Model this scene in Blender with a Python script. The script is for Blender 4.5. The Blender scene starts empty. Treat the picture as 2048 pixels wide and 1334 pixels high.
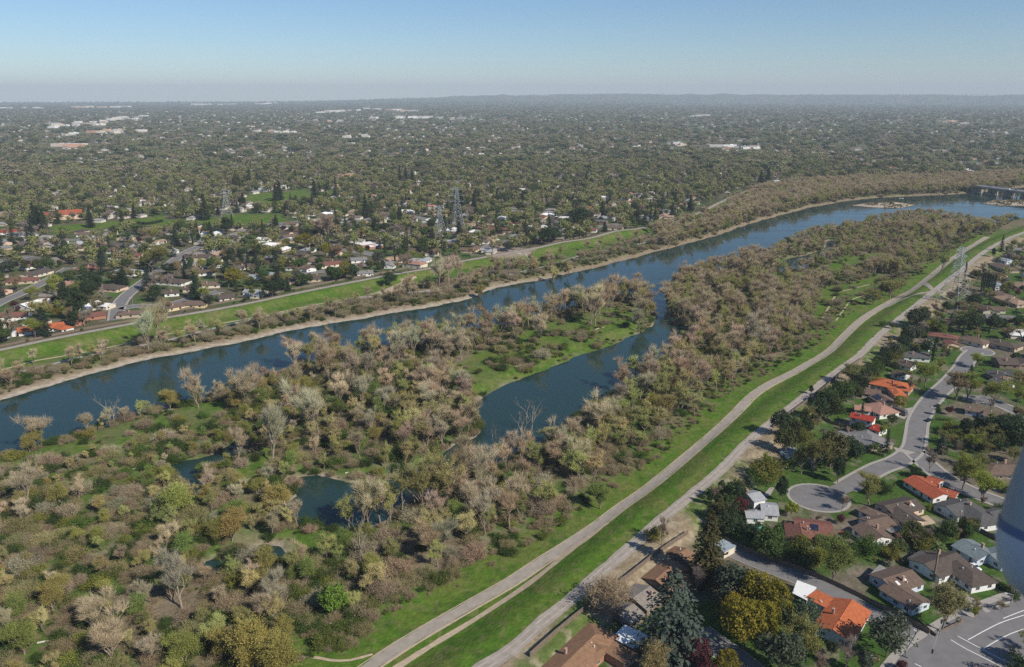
import bpy, math, random
import numpy as np
R = math.radians
C = bpy.context.scene
COL = C.collection
rng = np.random.default_rng(11)
random.seed(11)

# ------------------------------------------------------------------ camera
FPX, CAMZ, PITCH = 1600.0, 160.0, math.atan((667-190)/1600.0)
K = CAMZ/110.0
cam = bpy.data.cameras.new('camera')
cam.sensor_width = 36; cam.lens = 36*FPX/2048; cam.clip_start = .2; cam.clip_end = 60000
cam.dof.use_dof = True; cam.dof.focus_distance = 420; cam.dof.aperture_fstop = 6.3
camo = bpy.data.objects.new('camera', cam); COL.objects.link(camo)
camo.location = (0, 0, CAMZ); camo.rotation_euler = (math.pi/2-PITCH, 0, 0)
C.camera = camo
# ------------------------------------------------------------------ sky and sun
SUN_EL, SUN_AZ = 38.0, 131.0          # azimuth clockwise from +Y
world = bpy.data.worlds.new('World'); C.world = world; world.use_nodes = True
wn = world.node_tree.nodes; wl = world.node_tree.links
sky = wn.new('ShaderNodeTexSky'); sky.sky_type = 'NISHITA'; sky.sun_disc = False
sky.sun_elevation = R(SUN_EL); sky.sun_rotation = R(SUN_AZ); sky.altitude = 100
sky.air_density = 1.0; sky.dust_density = 0.0; sky.ozone_density = 8.0
bg = wn['Background']; bg.inputs[1].default_value = 0.095
wl.new(sky.outputs[0], bg.inputs[0])
sl = bpy.data.lights.new('sun', 'SUN'); sl.energy = 5.0; sl.angle = R(.5); sl.color = (1, .94, .84)
so = bpy.data.objects.new('sun', sl); COL.objects.link(so)
so.rotation_euler = (R(90-SUN_EL), 0, R(180-SUN_AZ)); so.location = (0, 0, 400)
C.view_settings.view_transform = 'Standard'; C.view_settings.look = 'None'
C.view_settings.exposure = 0.08; C.view_settings.gamma = 1
C.cycles.max_bounces = 5; C.cycles.diffuse_bounces = 2; C.cycles.glossy_bounces = 2
C.cycles.transmission_bounces = 3; C.cycles.volume_bounces = 0; C.cycles.transparent_max_bounces = 4
C.cycles.caustics_reflective = False; C.cycles.caustics_refractive = False
C.cycles.use_denoising = False
C.cycles.use_adaptive_sampling = False

# ------------------------------------------------------------------ helpers
def ray(u, v):
    x, y = (u-1024)/FPX, -(v-667)/FPX
    c, s = math.cos(PITCH), math.sin(PITCH)
    return np.array([x, c+y*s, -s+y*c])
def P(u, v, z=0.0):
    d = ray(u, v); t = (z-CAMZ)/d[2]
    return np.array([d[0]*t, d[1]*t])
def PZ(pts, z=0.0): return np.array([P(u, v, z) for u, v in pts])
def top_z(u, v, Y):
    d = ray(u, v); return CAMZ+d[2]*Y/d[1]
def crop(x0, y0, s): return lambda x, y: (x0+x/s, y0+y/s)
cA = crop(1500,1080,5.254); cB = crop(1740,1080,5.253); cC = crop(1380,930,6.4); cD = crop(1650,900,5.146)
cE = crop(1550,720,5.8); cF = crop(1780,640,5.13); cG = crop(1780,440,6.063); cH = crop(1060,1100,4.876)
cI = crop(0,520,7.41); cJ = crop(240,480,6.4); cL = crop(500,400,5.69); cM = crop(840,330,5.12); cN = crop(0,400,7.877)
cO = crop(240,360,7.314)

def catmull(p, step=3.0):
    p = np.asarray(p, float); out = []
    q = np.vstack([2*p[0]-p[1], p, 2*p[-1]-p[-2]])
    for i in range(1, len(q)-2):
        n = max(2, int(np.linalg.norm(q[i+1]-q[i])/step)); t = np.linspace(0, 1, n, endpoint=False)[:, None]
        a, b, c, d = q[i-1], q[i], q[i+1], q[i+2]
        out.append(.5*((2*b)+(c-a)*t+(2*a-5*b+4*c-d)*t**2+(-a+3*b-3*c+d)*t**3))
    out.append(p[-1:]); return np.vstack(out)
def line_sd(pts, poly):
    """distance and signed side (+ = left of travel) to a polyline"""
    best = np.full(len(pts), 1e18); side = np.zeros(len(pts))
    for a, b in zip(poly[:-1], poly[1:]):
        d = b-a; L2 = max(d@d, 1e-9); w = pts-a
        t = np.clip((w@d)/L2, 0, 1); e = w-t[:, None]*d; q = (e*e).sum(1)
        m = q < best; best[m] = q[m]; side[m] = (d[0]*w[:, 1]-d[1]*w[:, 0])[m]
    return np.sqrt(best), np.sign(side)
def inside(pts, poly):
    x, y = pts[:, 0], pts[:, 1]; r = np.zeros(len(pts), bool)
    for (x1, y1), (x2, y2) in zip(poly, np.roll(poly, -1, 0)):
        c = (y1 > y) != (y2 > y)
        if c.any(): r ^= c & (x < (x2-x1)*(y-y1)/(y2-y1+1e-12)+x1)
    return r
def poly_sd(pts, poly):
    d, _ = line_sd(pts, np.vstack([poly, poly[:1]])); i = inside(pts, poly)
    return np.where(i, -d, d)
def sm(a, b, x): t = np.clip((x-a)/(b-a), 0, 1); return t*t*(3-2*t)
def vnoise(x, y, s, seed=0):
    x = x/s+seed*17.3; y = y/s-seed*9.1; i, j = np.floor(x).astype(np.int64), np.floor(y).astype(np.int64); f, g = x-i, y-j
    f = f*f*(3-2*f); g = g*g*(3-2*g)
    def h(a, b):
        n = (a*374761393+b*668265263+seed*1274126177) & 0xffffffff
        n = ((n ^ (n >> 13))*1274126177) & 0xffffffff
        return ((n ^ (n >> 16)) & 0xffff)/65535.0
    return (h(i, j)*(1-f)+h(i+1, j)*f)*(1-g)+(h(i, j+1)*(1-f)+h(i+1, j+1)*f)*g
def fbm(x, y, s, seed=0): return .55*vnoise(x, y, s, seed)+.3*vnoise(x, y, s*.45, seed+1)+.15*vnoise(x, y, s*.2, seed+2)

class MB:
    def __init__(s): s.v = []; s.f = []; s.n = 0
    def add(s, V, F, m=0, smooth=False):
        V = np.asarray(V, float).reshape(-1, 3); F = np.asarray(F, np.int64)
        s.v.append(V); s.f.append((F+s.n, m, smooth)); s.n += len(V)
    def mesh(s, name, mats=()):
        me = bpy.data.meshes.new(name); V = np.vstack(s.v); me.vertices.add(len(V)); me.vertices.foreach_set('co', V.astype(np.float32).ravel())
        lt = np.concatenate([np.full(len(f), f.shape[1], np.int32) for f, _, _ in s.f])
        li = np.concatenate([f.ravel() for f, _, _ in s.f]).astype(np.int32)
        me.loops.add(len(li)); me.loops.foreach_set('vertex_index', li)
        me.polygons.add(len(lt)); st = np.concatenate([[0], np.cumsum(lt)[:-1]]).astype(np.int32)
        me.polygons.foreach_set('loop_start', st)
        try: me.polygons.foreach_set('loop_total', lt)
        except Exception: pass
        me.polygons.foreach_set('material_index', np.concatenate([np.full(len(f), m, np.int32) for f, m, _ in s.f]))
        me.polygons.foreach_set('use_smooth', np.concatenate([np.full(len(f), q, bool) for f, _, q in s.f]))
        for m in mats: me.materials.append(m)
        me.update(calc_edges=True); return me
    def box(s, c, size, yaw=0, m=0):
        x, y, z = np.array(size)/2; V = np.array([[a, b, d] for d in (-z, z) for a, b in ((-x, -y), (x, -y), (x, y), (-x, y))])
        cs, sn = math.cos(yaw), math.sin(yaw)
        V = np.c_[V[:, 0]*cs-V[:, 1]*sn, V[:, 0]*sn+V[:, 1]*cs, V[:, 2]]+np.array(c)
        s.add(V, [[0, 3, 2, 1], [4, 5, 6, 7], [0, 1, 5, 4], [1, 2, 6, 5], [2, 3, 7, 6], [3, 0, 4, 7]], m)
    def prism(s, sec, a, b, m=0):
        """extrude a closed section (list of (offset,z)) along a->b"""
        a, b = np.array(a, float), np.array(b, float); d = (b-a)/np.linalg.norm(b-a); n = np.array([-d[1], d[0]])
        k = len(sec); V = [[*(p+n*o), z] for p in (a, b) for o, z in sec]
        s.add(V, [[i, (i+1) % k, k+(i+1) % k, k+i] for i in range(k)], m)
        s.add(V[:k], [list(range(k))[::-1]], m); s.add(V[k:], [list(range(k))], m)
    def tube(s, pts, rad, n=6, m=0, cap=False):
        pts = np.asarray(pts, float); rad = np.broadcast_to(rad, len(pts)); k = len(pts); rings = []
        for i in range(k):
            d = pts[min(i+1, k-1)]-pts[max(i-1, 0)]; d /= np.linalg.norm(d)+1e-9
            a = np.cross(d, [0, 0, 1.0]) if abs(d[2]) < .9 else np.cross(d, [1.0, 0, 0]); a /= np.linalg.norm(a); b = np.cross(d, a)
            t = np.arange(n)*2*math.pi/n; rings.append(pts[i]+rad[i]*(np.cos(t)[:, None]*a+np.sin(t)[:, None]*b))
        V = np.vstack(rings); F = [[i*n+j, i*n+(j+1) % n, (i+1)*n+(j+1) % n, (i+1)*n+j] for i in range(k-1) for j in range(n)]
        s.add(V, F, m, True)
        if cap: s.add(rings[-1], [list(range(n))], m); s.add(rings[0], [list(range(n))[::-1]], m)
    def lathe(s, prof, n=24, c=(0, 0, 0), m=0):
        t = np.arange(n)*2*math.pi/n; V = np.vstack([np.c_[r*np.cos(t), r*np.sin(t), np.full(n, z)] for r, z in prof])+np.array(c)
        k = len(prof); s.add(V, [[i*n+j, i*n+(j+1) % n, (i+1)*n+(j+1) % n, (i+1)*n+j] for i in range(k-1) for j in range(n)], m, True)
    def obj(s, name, mats=(), parent=None, loc=(0, 0, 0), color=None):
        return link(name, s.mesh(name, mats), parent, loc, color=color)
def link(name, me, parent=None, loc=(0, 0, 0), rot=0, scl=None, color=None):
    o = bpy.data.objects.new(name, me); COL.objects.link(o); o.location = loc; o.rotation_euler = (0, 0, rot)
    if scl is not None: o.scale = scl
    if parent: o.parent = parent
    if color is not None: o.color = (*color, 1)
    return o
REG = []           # (object, base label, xy)
def thing(name, cat, loc, label=None, group=None, base=None, rot=0, scl=None):
    o = link(name, None, None, loc, rot, scl); o['category'] = cat; o.empty_display_size = .5
    return tag(o, cat, label, group, base, loc)
def tag(o, cat, label=None, group=None, base=None, loc=None):
    o['category'] = cat
    if label: o['label'] = label
    if group: o['group'] = group
    if base: REG.append((o, base, (loc[0], loc[1])))
    return o
def struct(o): o['kind'] = 'structure'; return o
LAND = []          # landmarks used to say which one
def landmark(text, u, v): LAND.append((text, P(u, v)))

# ------------------------------------------------------------------ materials
def mat(name, color=(.5,.5,.5), rough=.85, objcol=False, var=.25, scale=.5, detail=4, bump=0, bscale=2, spec=.2, metal=0, transl=0, rand=None, vcol=None, stretch=None):
    m = bpy.data.materials.new(name); m.use_nodes = True; nt = m.node_tree; N, L = nt.nodes, nt.links
    b = N['Principled BSDF']; b.inputs['Roughness'].default_value = rough; b.inputs['Specular IOR Level'].default_value = spec; b.inputs['Metallic'].default_value = metal
    if objcol or rand:
        oi = N.new('ShaderNodeObjectInfo')
        if rand:
            r = N.new('ShaderNodeValToRGB'); r.color_ramp.interpolation = 'LINEAR'; L.new(oi.outputs['Random'], r.inputs[0]); e = r.color_ramp.elements
            while len(e) < len(rand): e.new(.5)
            for i, c in enumerate(rand): e[i].position = i/(len(rand)-1); e[i].color = (*c, 1)
            src = r.outputs[0]
        else: src = oi.outputs['Color']
    elif vcol:
        at = N.new('ShaderNodeAttribute'); at.attribute_name = vcol; src = at.outputs['Color']
    else:
        rgb = N.new('ShaderNodeRGB'); rgb.outputs[0].default_value = (*color, 1); src = rgb.outputs[0]
    tc = N.new('ShaderNodeTexCoord'); co = tc.outputs['Object']
    if stretch:
        mp = N.new('ShaderNodeMapping'); mp.inputs['Scale'].default_value = stretch; L.new(co, mp.inputs[0]); co = mp.outputs[0]
    if var:
        no = N.new('ShaderNodeTexNoise'); no.inputs['Scale'].default_value = scale; no.inputs['Detail'].default_value = detail; no.inputs['Roughness'].default_value = .65; L.new(co, no.inputs['Vector'])
        mr = N.new('ShaderNodeMapRange'); mr.inputs[1].default_value = .3; mr.inputs[2].default_value = .7; mr.inputs[3].default_value = 1-var; mr.inputs[4].default_value = 1+var; L.new(no.outputs[0], mr.inputs[0])
        mx = N.new('ShaderNodeVectorMath'); mx.operation = 'SCALE'; L.new(src, mx.inputs[0]); L.new(mr.outputs[0], mx.inputs['Scale']); src = mx.outputs[0]
    L.new(src, b.inputs['Base Color'])
    if bump:
        n2 = N.new('ShaderNodeTexNoise'); n2.inputs['Scale'].default_value = bscale; n2.inputs['Detail'].default_value = 5; L.new(co, n2.inputs['Vector'])
        bp = N.new('ShaderNodeBump'); bp.inputs['Strength'].default_value = 1; bp.inputs['Distance'].default_value = bump; L.new(n2.outputs[0], bp.inputs['Height']); L.new(bp.outputs[0], b.inputs['Normal'])
    if transl:
        out = N['Material Output']; tr = N.new('ShaderNodeBsdfTranslucent'); L.new(src, tr.inputs[0]); ms = N.new('ShaderNodeMixShader'); ms.inputs[0].default_value = transl
        L.new(b.outputs[0], ms.inputs[1]); L.new(tr.outputs[0], ms.inputs[2]); L.new(ms.outputs[0], out.inputs[0])
    return m
M = {}
M['ground'] = mat('ground', vcol='base', var=.28, scale=.35, detail=8, bump=.35, bscale=.8, rough=.95, spec=.05)
M['twig'] = mat('twig', objcol=True, var=.18, scale=.6, rough=.9, spec=.1)
M['leaf'] = mat('leaf', objcol=True, var=.3, scale=.45, rough=.75, spec=.15, transl=.25)
M['bark'] = mat('bark', objcol=True, var=.25, scale=3, rough=.95, spec=.1)
M['roof'] = mat('roof', objcol=True, var=.24, scale=.9, detail=8, rough=.9, spec=.15, bump=.03, bscale=8)
M['wall'] = mat('wall', objcol=True, var=.06, scale=.8, rough=.8)
M['paint'] = mat('paint', objcol=True, var=.03, scale=1, rough=.35, spec=.5)
M['glass'] = mat('window_glass', (.03,.035,.045), rough=.08, var=0, spec=.6)
M['trim'] = mat('white_trim', (.75,.74,.7), rough=.6, var=.05)
M['asphalt'] = mat('asphalt', (.19,.18,.175), var=.14, scale=.25, detail=9, rough=.9, bump=.01, bscale=6)
M['gravel'] = mat('gravel', (.33,.285,.235), var=.22, scale=.35, detail=9, rough=.95, bump=.03, bscale=5)
M['track'] = mat('wheel_track', (.39,.345,.29), var=.25, scale=.4, detail=9, rough=.95)
M['path'] = mat('worn_asphalt', (.33,.29,.235), var=.16, scale=.3, detail=9, rough=.95)
M['dirt'] = mat('dirt', (.46,.36,.25), var=.2, scale=.6, detail=8, rough=.95, bump=.03, bscale=3)
M['concrete'] = mat('concrete', (.36,.33,.29), var=.12, scale=.6, detail=7, rough=.85)
M['white_line'] = mat('road_paint', (.75,.75,.72), var=.15, scale=3, rough=.7)
M['metal'] = mat('galvanised_steel', (.42,.44,.45), rough=.5, metal=.4, var=.1, scale=1)
M['rubber'] = mat('rubber', (.02,.02,.02), rough=.8, var=0)
M['wood'] = mat('weathered_wood', (.17,.13,.10), var=.3, scale=1.5, rough=.9)
M['log'] = mat('driftwood', (.5,.45,.38), var=.25, scale=2, rough=.9)
M['solar'] = mat('solar_panel', (.02,.025,.05), var=.1, scale=2, rough=.15, spec=.6)
M['pool'] = mat('pool_water', (.06,.38,.36), var=.1, scale=.6, rough=.05, spec=.5)
def water_mat():
    m = bpy.data.materials.new('river_water'); m.use_nodes = True; N, L = m.node_tree.nodes, m.node_tree.links; b = N['Principled BSDF']
    b.inputs['Base Color'].default_value = (.017,.043,.037,1); b.inputs['Roughness'].default_value = .06; b.inputs['IOR'].default_value = 1.33
    tc = N.new('ShaderNodeTexCoord'); n1 = N.new('ShaderNodeTexNoise'); n1.inputs['Scale'].default_value = .55; n1.inputs['Detail'].default_value = 6
    n2 = N.new('ShaderNodeTexNoise'); n2.inputs['Scale'].default_value = .02; n2.inputs['Detail'].default_value = 3
    L.new(tc.outputs['Object'], n1.inputs['Vector']); L.new(tc.outputs['Object'], n2.inputs['Vector'])
    mr = N.new('ShaderNodeMapRange'); mr.inputs[1].default_value = .35; mr.inputs[2].default_value = .65; mr.inputs[3].default_value = .05; mr.inputs[4].default_value = .2; L.new(n2.outputs[0], mr.inputs[0])
    mp = N.new('ShaderNodeMapping'); mp.inputs['Rotation'].default_value = (0,0,-.75); mp.inputs['Scale'].default_value = (.012,.06,1); L.new(tc.outputs['Object'], mp.inputs[0]); n3 = N.new('ShaderNodeTexNoise'); n3.inputs['Scale'].default_value = 1; n3.inputs['Detail'].default_value = 6; L.new(mp.outputs[0], n3.inputs['Vector']); m3 = N.new('ShaderNodeMapRange'); m3.inputs[1].default_value = .4; m3.inputs[2].default_value = .65; m3.inputs[3].default_value = .03; m3.inputs[4].default_value = .17; L.new(n3.outputs[0], m3.inputs[0]); L.new(m3.outputs[0], b.inputs['Roughness'])
    bp = N.new('ShaderNodeBump'); bp.inputs['Distance'].default_value = .03; L.new(mr.outputs[0], bp.inputs['Strength']); L.new(n1.outputs[0], bp.inputs['Height']); L.new(bp.outputs[0], b.inputs['Normal'])
    return m
M['water'] = water_mat()

# ------------------------------------------------------------------ the lie of the land
WZ, LZ = -2.6, 3.4
far_shore = [(-420,880),(-300,858),(-100,825),(0,800),(100,772),(200,742),(300,718),(400,701),(480,685),(580,661),(700,641),(800,624),(880,611),(935,599),(975,581),(1040,567),(1100,557),(1200,533),(1300,507),(1380,486),(1440,469),(1500,448),(1560,431),(1620,415),(1700,401),(1760,395),(1830,392),(1900,389),(1950,386),(2020,378),(2100,368),(2300,350)]
near_shore = [(2500,392),(2250,422),(2100,432),(2040,437),(1992,447),(1960,452),(1915,440),(1861,430),(1800,434),(1740,446),(1690,457),(1650,463),(1612,471),(1580,487),(1553,501),(1520,519),(1475,532),(1420,546),(1370,562),(1335,580),(1322,596),(1306,612),(1275,592),(1230,592),(1180,604),(1120,622),(1060,640),(1000,655),(920,672),(840,688),(760,698),(680,712),(610,730),(540,752),(470,775),(410,800),(350,812),(290,828),(235,842),(210,852),(160,868),(100,884),(60,899),(0,913),(-60,928),(-300,990),(-420,1020)]
slough = [(1302,606),(1307,640),(1285,662),(1240,684),(1180,704),(1120,728),(1060,752),(1000,775),(965,800),(952,828),(962,852),(962,868),(925,886),(890,905),(850,935),(790,957),(700,964),(630,952),(580,966),(590,992),(556,1018),(565,1030),(640,1052),(740,1050),(850,990),(930,948),(1000,925),(1050,905),(1078,885),(1108,868),(1155,836),(1200,802),(1255,768),(1315,726),(1372,700),(1388,668),(1355,640),(1335,612),(1325,590)]
creek = [(345,930),(430,905),(500,862),(520,878),(450,924),(398,955),(420,985),(385,984),(350,948)]
pools = [[(405,1128),(430,1116),(452,1124),(462,1140),(440,1152),(418,1148)],[(500,1100),(530,1088),(560,1092),(578,1112),(550,1128),(520,1122)],
         [(1545,532),(1570,519),(1600,513),(1648,500),(1656,482),(1670,480),(1664,498),(1676,508),(1632,520),(1602,540),(1560,545)],[(1715,497),(1745,488),(1768,490),(1750,500)]]
bars = [[(1702,411),(1740,405),(1790,404),(1832,410),(1800,416),(1750,415)],[(1958,406),(1990,400),(2048,401),(2110,402),(2110,412),(2000,411)]]
W_main = PZ(far_shore+near_shore, WZ); W_sl = catmull(PZ(slough, WZ), 5); W_cr = PZ(creek, WZ); W_po = [PZ(p, WZ) for p in pools]; W_ba = [PZ(p, WZ) for p in bars]
midline = PZ([(-420,950),(-300,930),(0,860),(200,800),(400,752),(600,703),(800,657),(950,627),(1100,590),(1250,560),(1350,530),(1450,505),(1550,465),(1650,432),(1800,409),(1950,404),(2300,385)], WZ)
levee_near = catmull(PZ([(760,1480),(880,1400),(965,1336),(1018,1303),(1090,1240),(1150,1192),(1210,1138),(1270,1087),(1330,1033),(1390,984),(1444,938),(1493,887),(1553,837),(1613,790),(1664,750),(1718,711),(1763,666),(1808,630),(1853,594),(1883,570),(1928,536),(1968,504),(2008,481),(2048,465),(2120,440),(2300,400)], LZ), 4)
bike = catmull(PZ([(540,1480),(640,1400),(740,1331),(800,1291),(875,1246),(950,1203),(1025,1160),(1085,1120),(1105,1108),(1180,1060),(1240,1015),(1300,973),(1369,916),(1420,873),(1465,831),(1504,791),(1540,767),(1585,745),(1613,729),(1658,702),(1688,672),(1718,643),(1748,622),(1787,600),(1823,582),(1847,564),(1875,541),(1896,523),(1920,507),(1950,488),(1974,473)], .3), 4)
trail2 = catmull(PZ([(690,1400),(794,1333),(860,1291),(950,1237),(1040,1180),(1097,1137),(1140,1102),(1180,1072),(1214,1046)], .4), 4)
levee_far = catmull(PZ([(-420,776),(-200,738),(0,700),(75,684),(150,669),(240,652),(330,636),(420,621),(510,604),(600,585),(686,568),(765,553),(857,537),(922,523),(979,513),(1031,504),(1070,497),(1123,485),(1181,476),(1230,463),(1290,455),(1350,440),(1400,425),(1440,405),(1480,388),(1520,375),(1600,366),(1750,358),(1870,354),(2000,347),(2100,340),(2400,318)], LZ), 5)
trail_far = catmull(PZ([(-420,810),(-200,788),(0,752),(90,732),(150,717),(195,708),(255,696),(330,682),(390,666),(465,648),(555,628),(640,612),(680,603),(764,588),(830,584),(890,579),(929,567),(980,559),(1057,540),(1094,532),(1162,511),(1202,503),(1262,492),(1310,480),(1359,468),(1400,452)], 0), 5)
trail_up = catmull(PZ([(-200,768),(0,739),(75,720),(162,705),(249,687),(327,669),(390,656),(450,645),(520,632),(600,615),(700,596),(760,588)], .3), 5)
green_strip = np.vstack([bike, levee_near[::-1]])

def water_sd(p):
    sd = np.minimum(poly_sd(p, W_main), poly_sd(p, W_sl)); sd = np.minimum(sd, poly_sd(p, W_cr))
    for q in W_po: sd = np.minimum(sd, poly_sd(p, q))
    sd = sd+(fbm(p[:, 0], p[:, 1], 13, 3)-.5)*6.5*sm(40, 10, np.abs(sd))
    for q in W_ba: sd = np.maximum(sd, -poly_sd(p, q)*.5)
    return sd
def survey(p):
    s = {}
    s['w'] = water_sd(p)
    s['ln'], a = line_sd(p, levee_near); s['ln_side'] = a
    s['lf'], s['lf_side'] = line_sd(p, levee_far)
    s['bk'], s['bk_side'] = line_sd(p, bike)
    s['tf'], _ = line_sd(p, trail_far)
    for q in ('w', 'ln', 'lf', 'bk', 'tf'): s[q] = s[q]/K
    _, s['mid'] = line_sd(p, midline)
    s['strip'] = inside(p, green_strip)
    x, y = p[:, 0], p[:, 1]
    rip = (s['ln_side'] > 0) & (s['lf_side'] < 0)
    h = np.where(rip, (vnoise(x, y, 14, 5)-.5)*.5*sm(6, 16, s['bk'])*sm(14, 26, s['ln'])*sm(14, 24, s['lf'])*sm(3, 8, s['tf']), 0)
    cone = WZ+np.clip(s['w'], -9, 40)*.34
    h = np.where(rip & (s['w'] < 7.4), np.minimum(h, cone), h)
    for t in (LZ*(1-sm(4.6, 15, s['ln'])), LZ*(1-sm(4.0, 12, s['lf']))): h = np.where(t > 1e-3, np.maximum(h, t), h)
    s['h'] = h; s['rip'] = rip; return s
def ground_h(x, y): return float(survey(np.array([[x, y]]))['h'][0])

# ground sheet: fine near, coarse to the horizon
rad = [100.0]
while rad[-1] < 2200: rad.append(rad[-1]*1.0062)
nnear = len(rad)
while rad[-1] < 21500: rad.append(rad[-1]*1.022)
rad = np.array(rad); ang = np.radians(np.arange(-48, 48.01, .12)); NA = len(ang)
gx = np.outer(rad, np.sin(ang)).ravel(); gy = np.outer(rad, np.cos(ang)).ravel(); gp = np.c_[gx, gy]
k = nnear*NA; sv = survey(gp[:k])
gz = np.zeros(len(gp)); gz[:k] = sv['h']
rr = np.hypot(gx, gy); aa = np.degrees(np.arctan2(gx, gy))
hill = .8*K*(120*sm(-16, 10, aa)+50*fbm(aa*10+500, np.zeros_like(aa), 40, 7)*sm(-20, 0, aa)+30*(vnoise(aa*10+500, aa*0, 7, 8)-.5)*sm(-16, 0, aa))
gz += hill*sm(15200, 19200, rr)
gz += 55*sm(7200, 16000, rr)*(1-sm(4, 16, np.abs(aa)))*.6
col = np.zeros((len(gp), 3))
def put(m, c): col[m] = np.array(c)
def blend(w, c):
    w = np.clip(w, 0, 1)[:, None]; col[:] = col*(1-w)+np.array(c)*w
n1 = fbm(gx, gy, 30, 1); n2 = fbm(gx, gy, 9, 2); n3 = vnoise(gx, gy, 2.2, 4); n4 = fbm(gx, gy, 120, 6)
col[:] = (.105,.098,.055); blend(sm(.45,.6,n1), (.07,.11,.03)); blend(sm(.6,.7,n2)*.6, (.2,.17,.13))
far = rr > 1500; blend(far*1.0, (.10,.105,.055)); blend(far*sm(.5,.6,n1)*.7, (.2,.18,.15)); blend(far*sm(.55,.65,n4)*.5, (.10,.14,.045))
full = lambda v, f: np.concatenate([v.astype(float), np.full(len(gp)-k, float(f))])
S = {q: full(sv[q], 0 if q in ('rip','strip','mid','ln_side','lf_side','bk_side') else 1e4) for q in sv}
rip = S['rip'] > 0
# riverside floor
w = rip*1.0
blend(w, (.17,.135,.085)); blend(w*sm(.42,.58,fbm(gx,gy,24,21))*.9, (.08,.135,.026)); blend(w*sm(.55,.7,n2)*.5, (.24,.19,.13))
opens = [[(890,740),(985,690),(1080,655),(1180,622),(1265,606),(1298,626),(1240,682),(1130,722),(1010,768),(945,788)],
         [(-200,975),(0,915),(120,882),(240,848),(330,822),(420,800),(480,800),(450,860),(330,880),(200,900),(0,940)],
         [(1650,575),(1760,552),(1846,562),(1780,610),(1690,668),(1610,668),(1625,620)],
         [(560,1340),(600,1270),(640,1225),(760,1232),(860,1195),(960,1125),(1062,1066),(1085,1088),(1040,1120),(850,1240),(730,1325),(650,1400)]]
opens += [[(1040,888),(1110,858),(1200,800),(1262,768),(1275,790),(1200,842),(1130,888),(1060,915)],[(560,1052),(640,1056),(740,1054),(745,1092),(640,1098),(565,1088)],[(360,985),(425,988),(455,940),(530,890),(550,912),(470,1000),(370,1005)]]
opens.append([(1512,545),(1560,548),(1620,540),(1690,515),(1780,503),(1785,520),(1700,545),(1610,572),(1530,572)])
opens = [PZ(q) for q in opens]
op = np.zeros(len(gp))
for q in opens: op[:k] = np.maximum(op[:k], sm(3, -4, poly_sd(gp[:k], q)))
G1, G2 = (.08,.15,.018), (.118,.16,.026)
gm = lambda w: (blend(w, G1), blend(w*sm(.4,.65,n2)*.6, G2), blend(w*sm(.58,.75,n3)*.45, (.18,.16,.07)), blend(w*sm(.56,.7,fbm(gx, gy, 17, 61))*.45, (.15,.15,.045)), blend(w*sm(.55,.8,fbm(gx, gy, 5, 63))*.5, (.035,.085,.012)))
gm(op*(.55+.45*sm(.35,.55,n1)))
gm(rip*sm(17, 8, S['bk']+n2*6-3)*(S['bk_side'] > 0))
gm(S['strip']*1.0)
gm(rip*sm(16, 9, S['ln']))
# far levee slope
gm(rip*sm(30, 22, S['lf'])*(S['lf_side'] < 0)); blend(rip*sm(14,8,S['lf'])*sm(.5,.7,n1)*.5, (.2,.17,.08))
# dry levee toe on the house side
dry = (S['ln_side'] < 0)*sm(12, 8, S['ln']+n2*4-2); blend(dry, (.28,.22,.14)); blend(dry*sm(.5,.6,n1), (.11,.15,.04)); blend(dry*sm(.6,.7,n3)*.5, (.4,.33,.23))
dryf = (S['lf_side'] > 0)*sm(9, 5, S['lf']); blend(dryf, (.14,.12,.07))
# shores
nearside = S['mid'] < 0
wl_ = sm(60, -20, gx/K); blend(rip*sm(9, 3, S['w'])*(~nearside), (.25,.195,.13)); blend(rip*sm(3.6, 1.9, S['w']+n2*1.5-.7)*(~nearside)*(.03+.97*wl_), (.38,.325,.255))
blend(rip*sm(4, 1, S['w']+n2*3-1)*nearside*sm(.4,.6,fbm(gx, gy, 22, 81))*(1-op*.6)*sm(-300, 100, gx+gy), (.33,.265,.2))
blend(rip*sm(0, -1.5, S['w']), (.06,.055,.035))
for q in W_ba: blend(np.concatenate([sm(2, -2, poly_sd(gp[:k], q)), np.zeros(len(gp)-k)]), (.42,.34,.26))
sandy = PZ([(722,596),(770,578),(810,566),(800,562),(832,555),(800,578),(770,592)])
blend(np.concatenate([sm(1.5, -1.5, poly_sd(gp[:k], sandy)), np.zeros(len(gp)-k)]), (.46,.37,.27))
shade = PZ([(840,582),(890,572),(930,572),(925,585),(870,592)])
blend(np.concatenate([sm(2, -2, poly_sd(gp[:k], shade)), np.zeros(len(gp)-k)]), (.38,.31,.24))
bare = PZ([(968,520),(985,488),(1010,492),(1080,500),(1060,512),(990,522)])
blend(np.concatenate([sm(2, -2, poly_sd(gp[:k], bare)), np.zeros(len(gp)-k)]), (.28,.22,.17))
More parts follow.
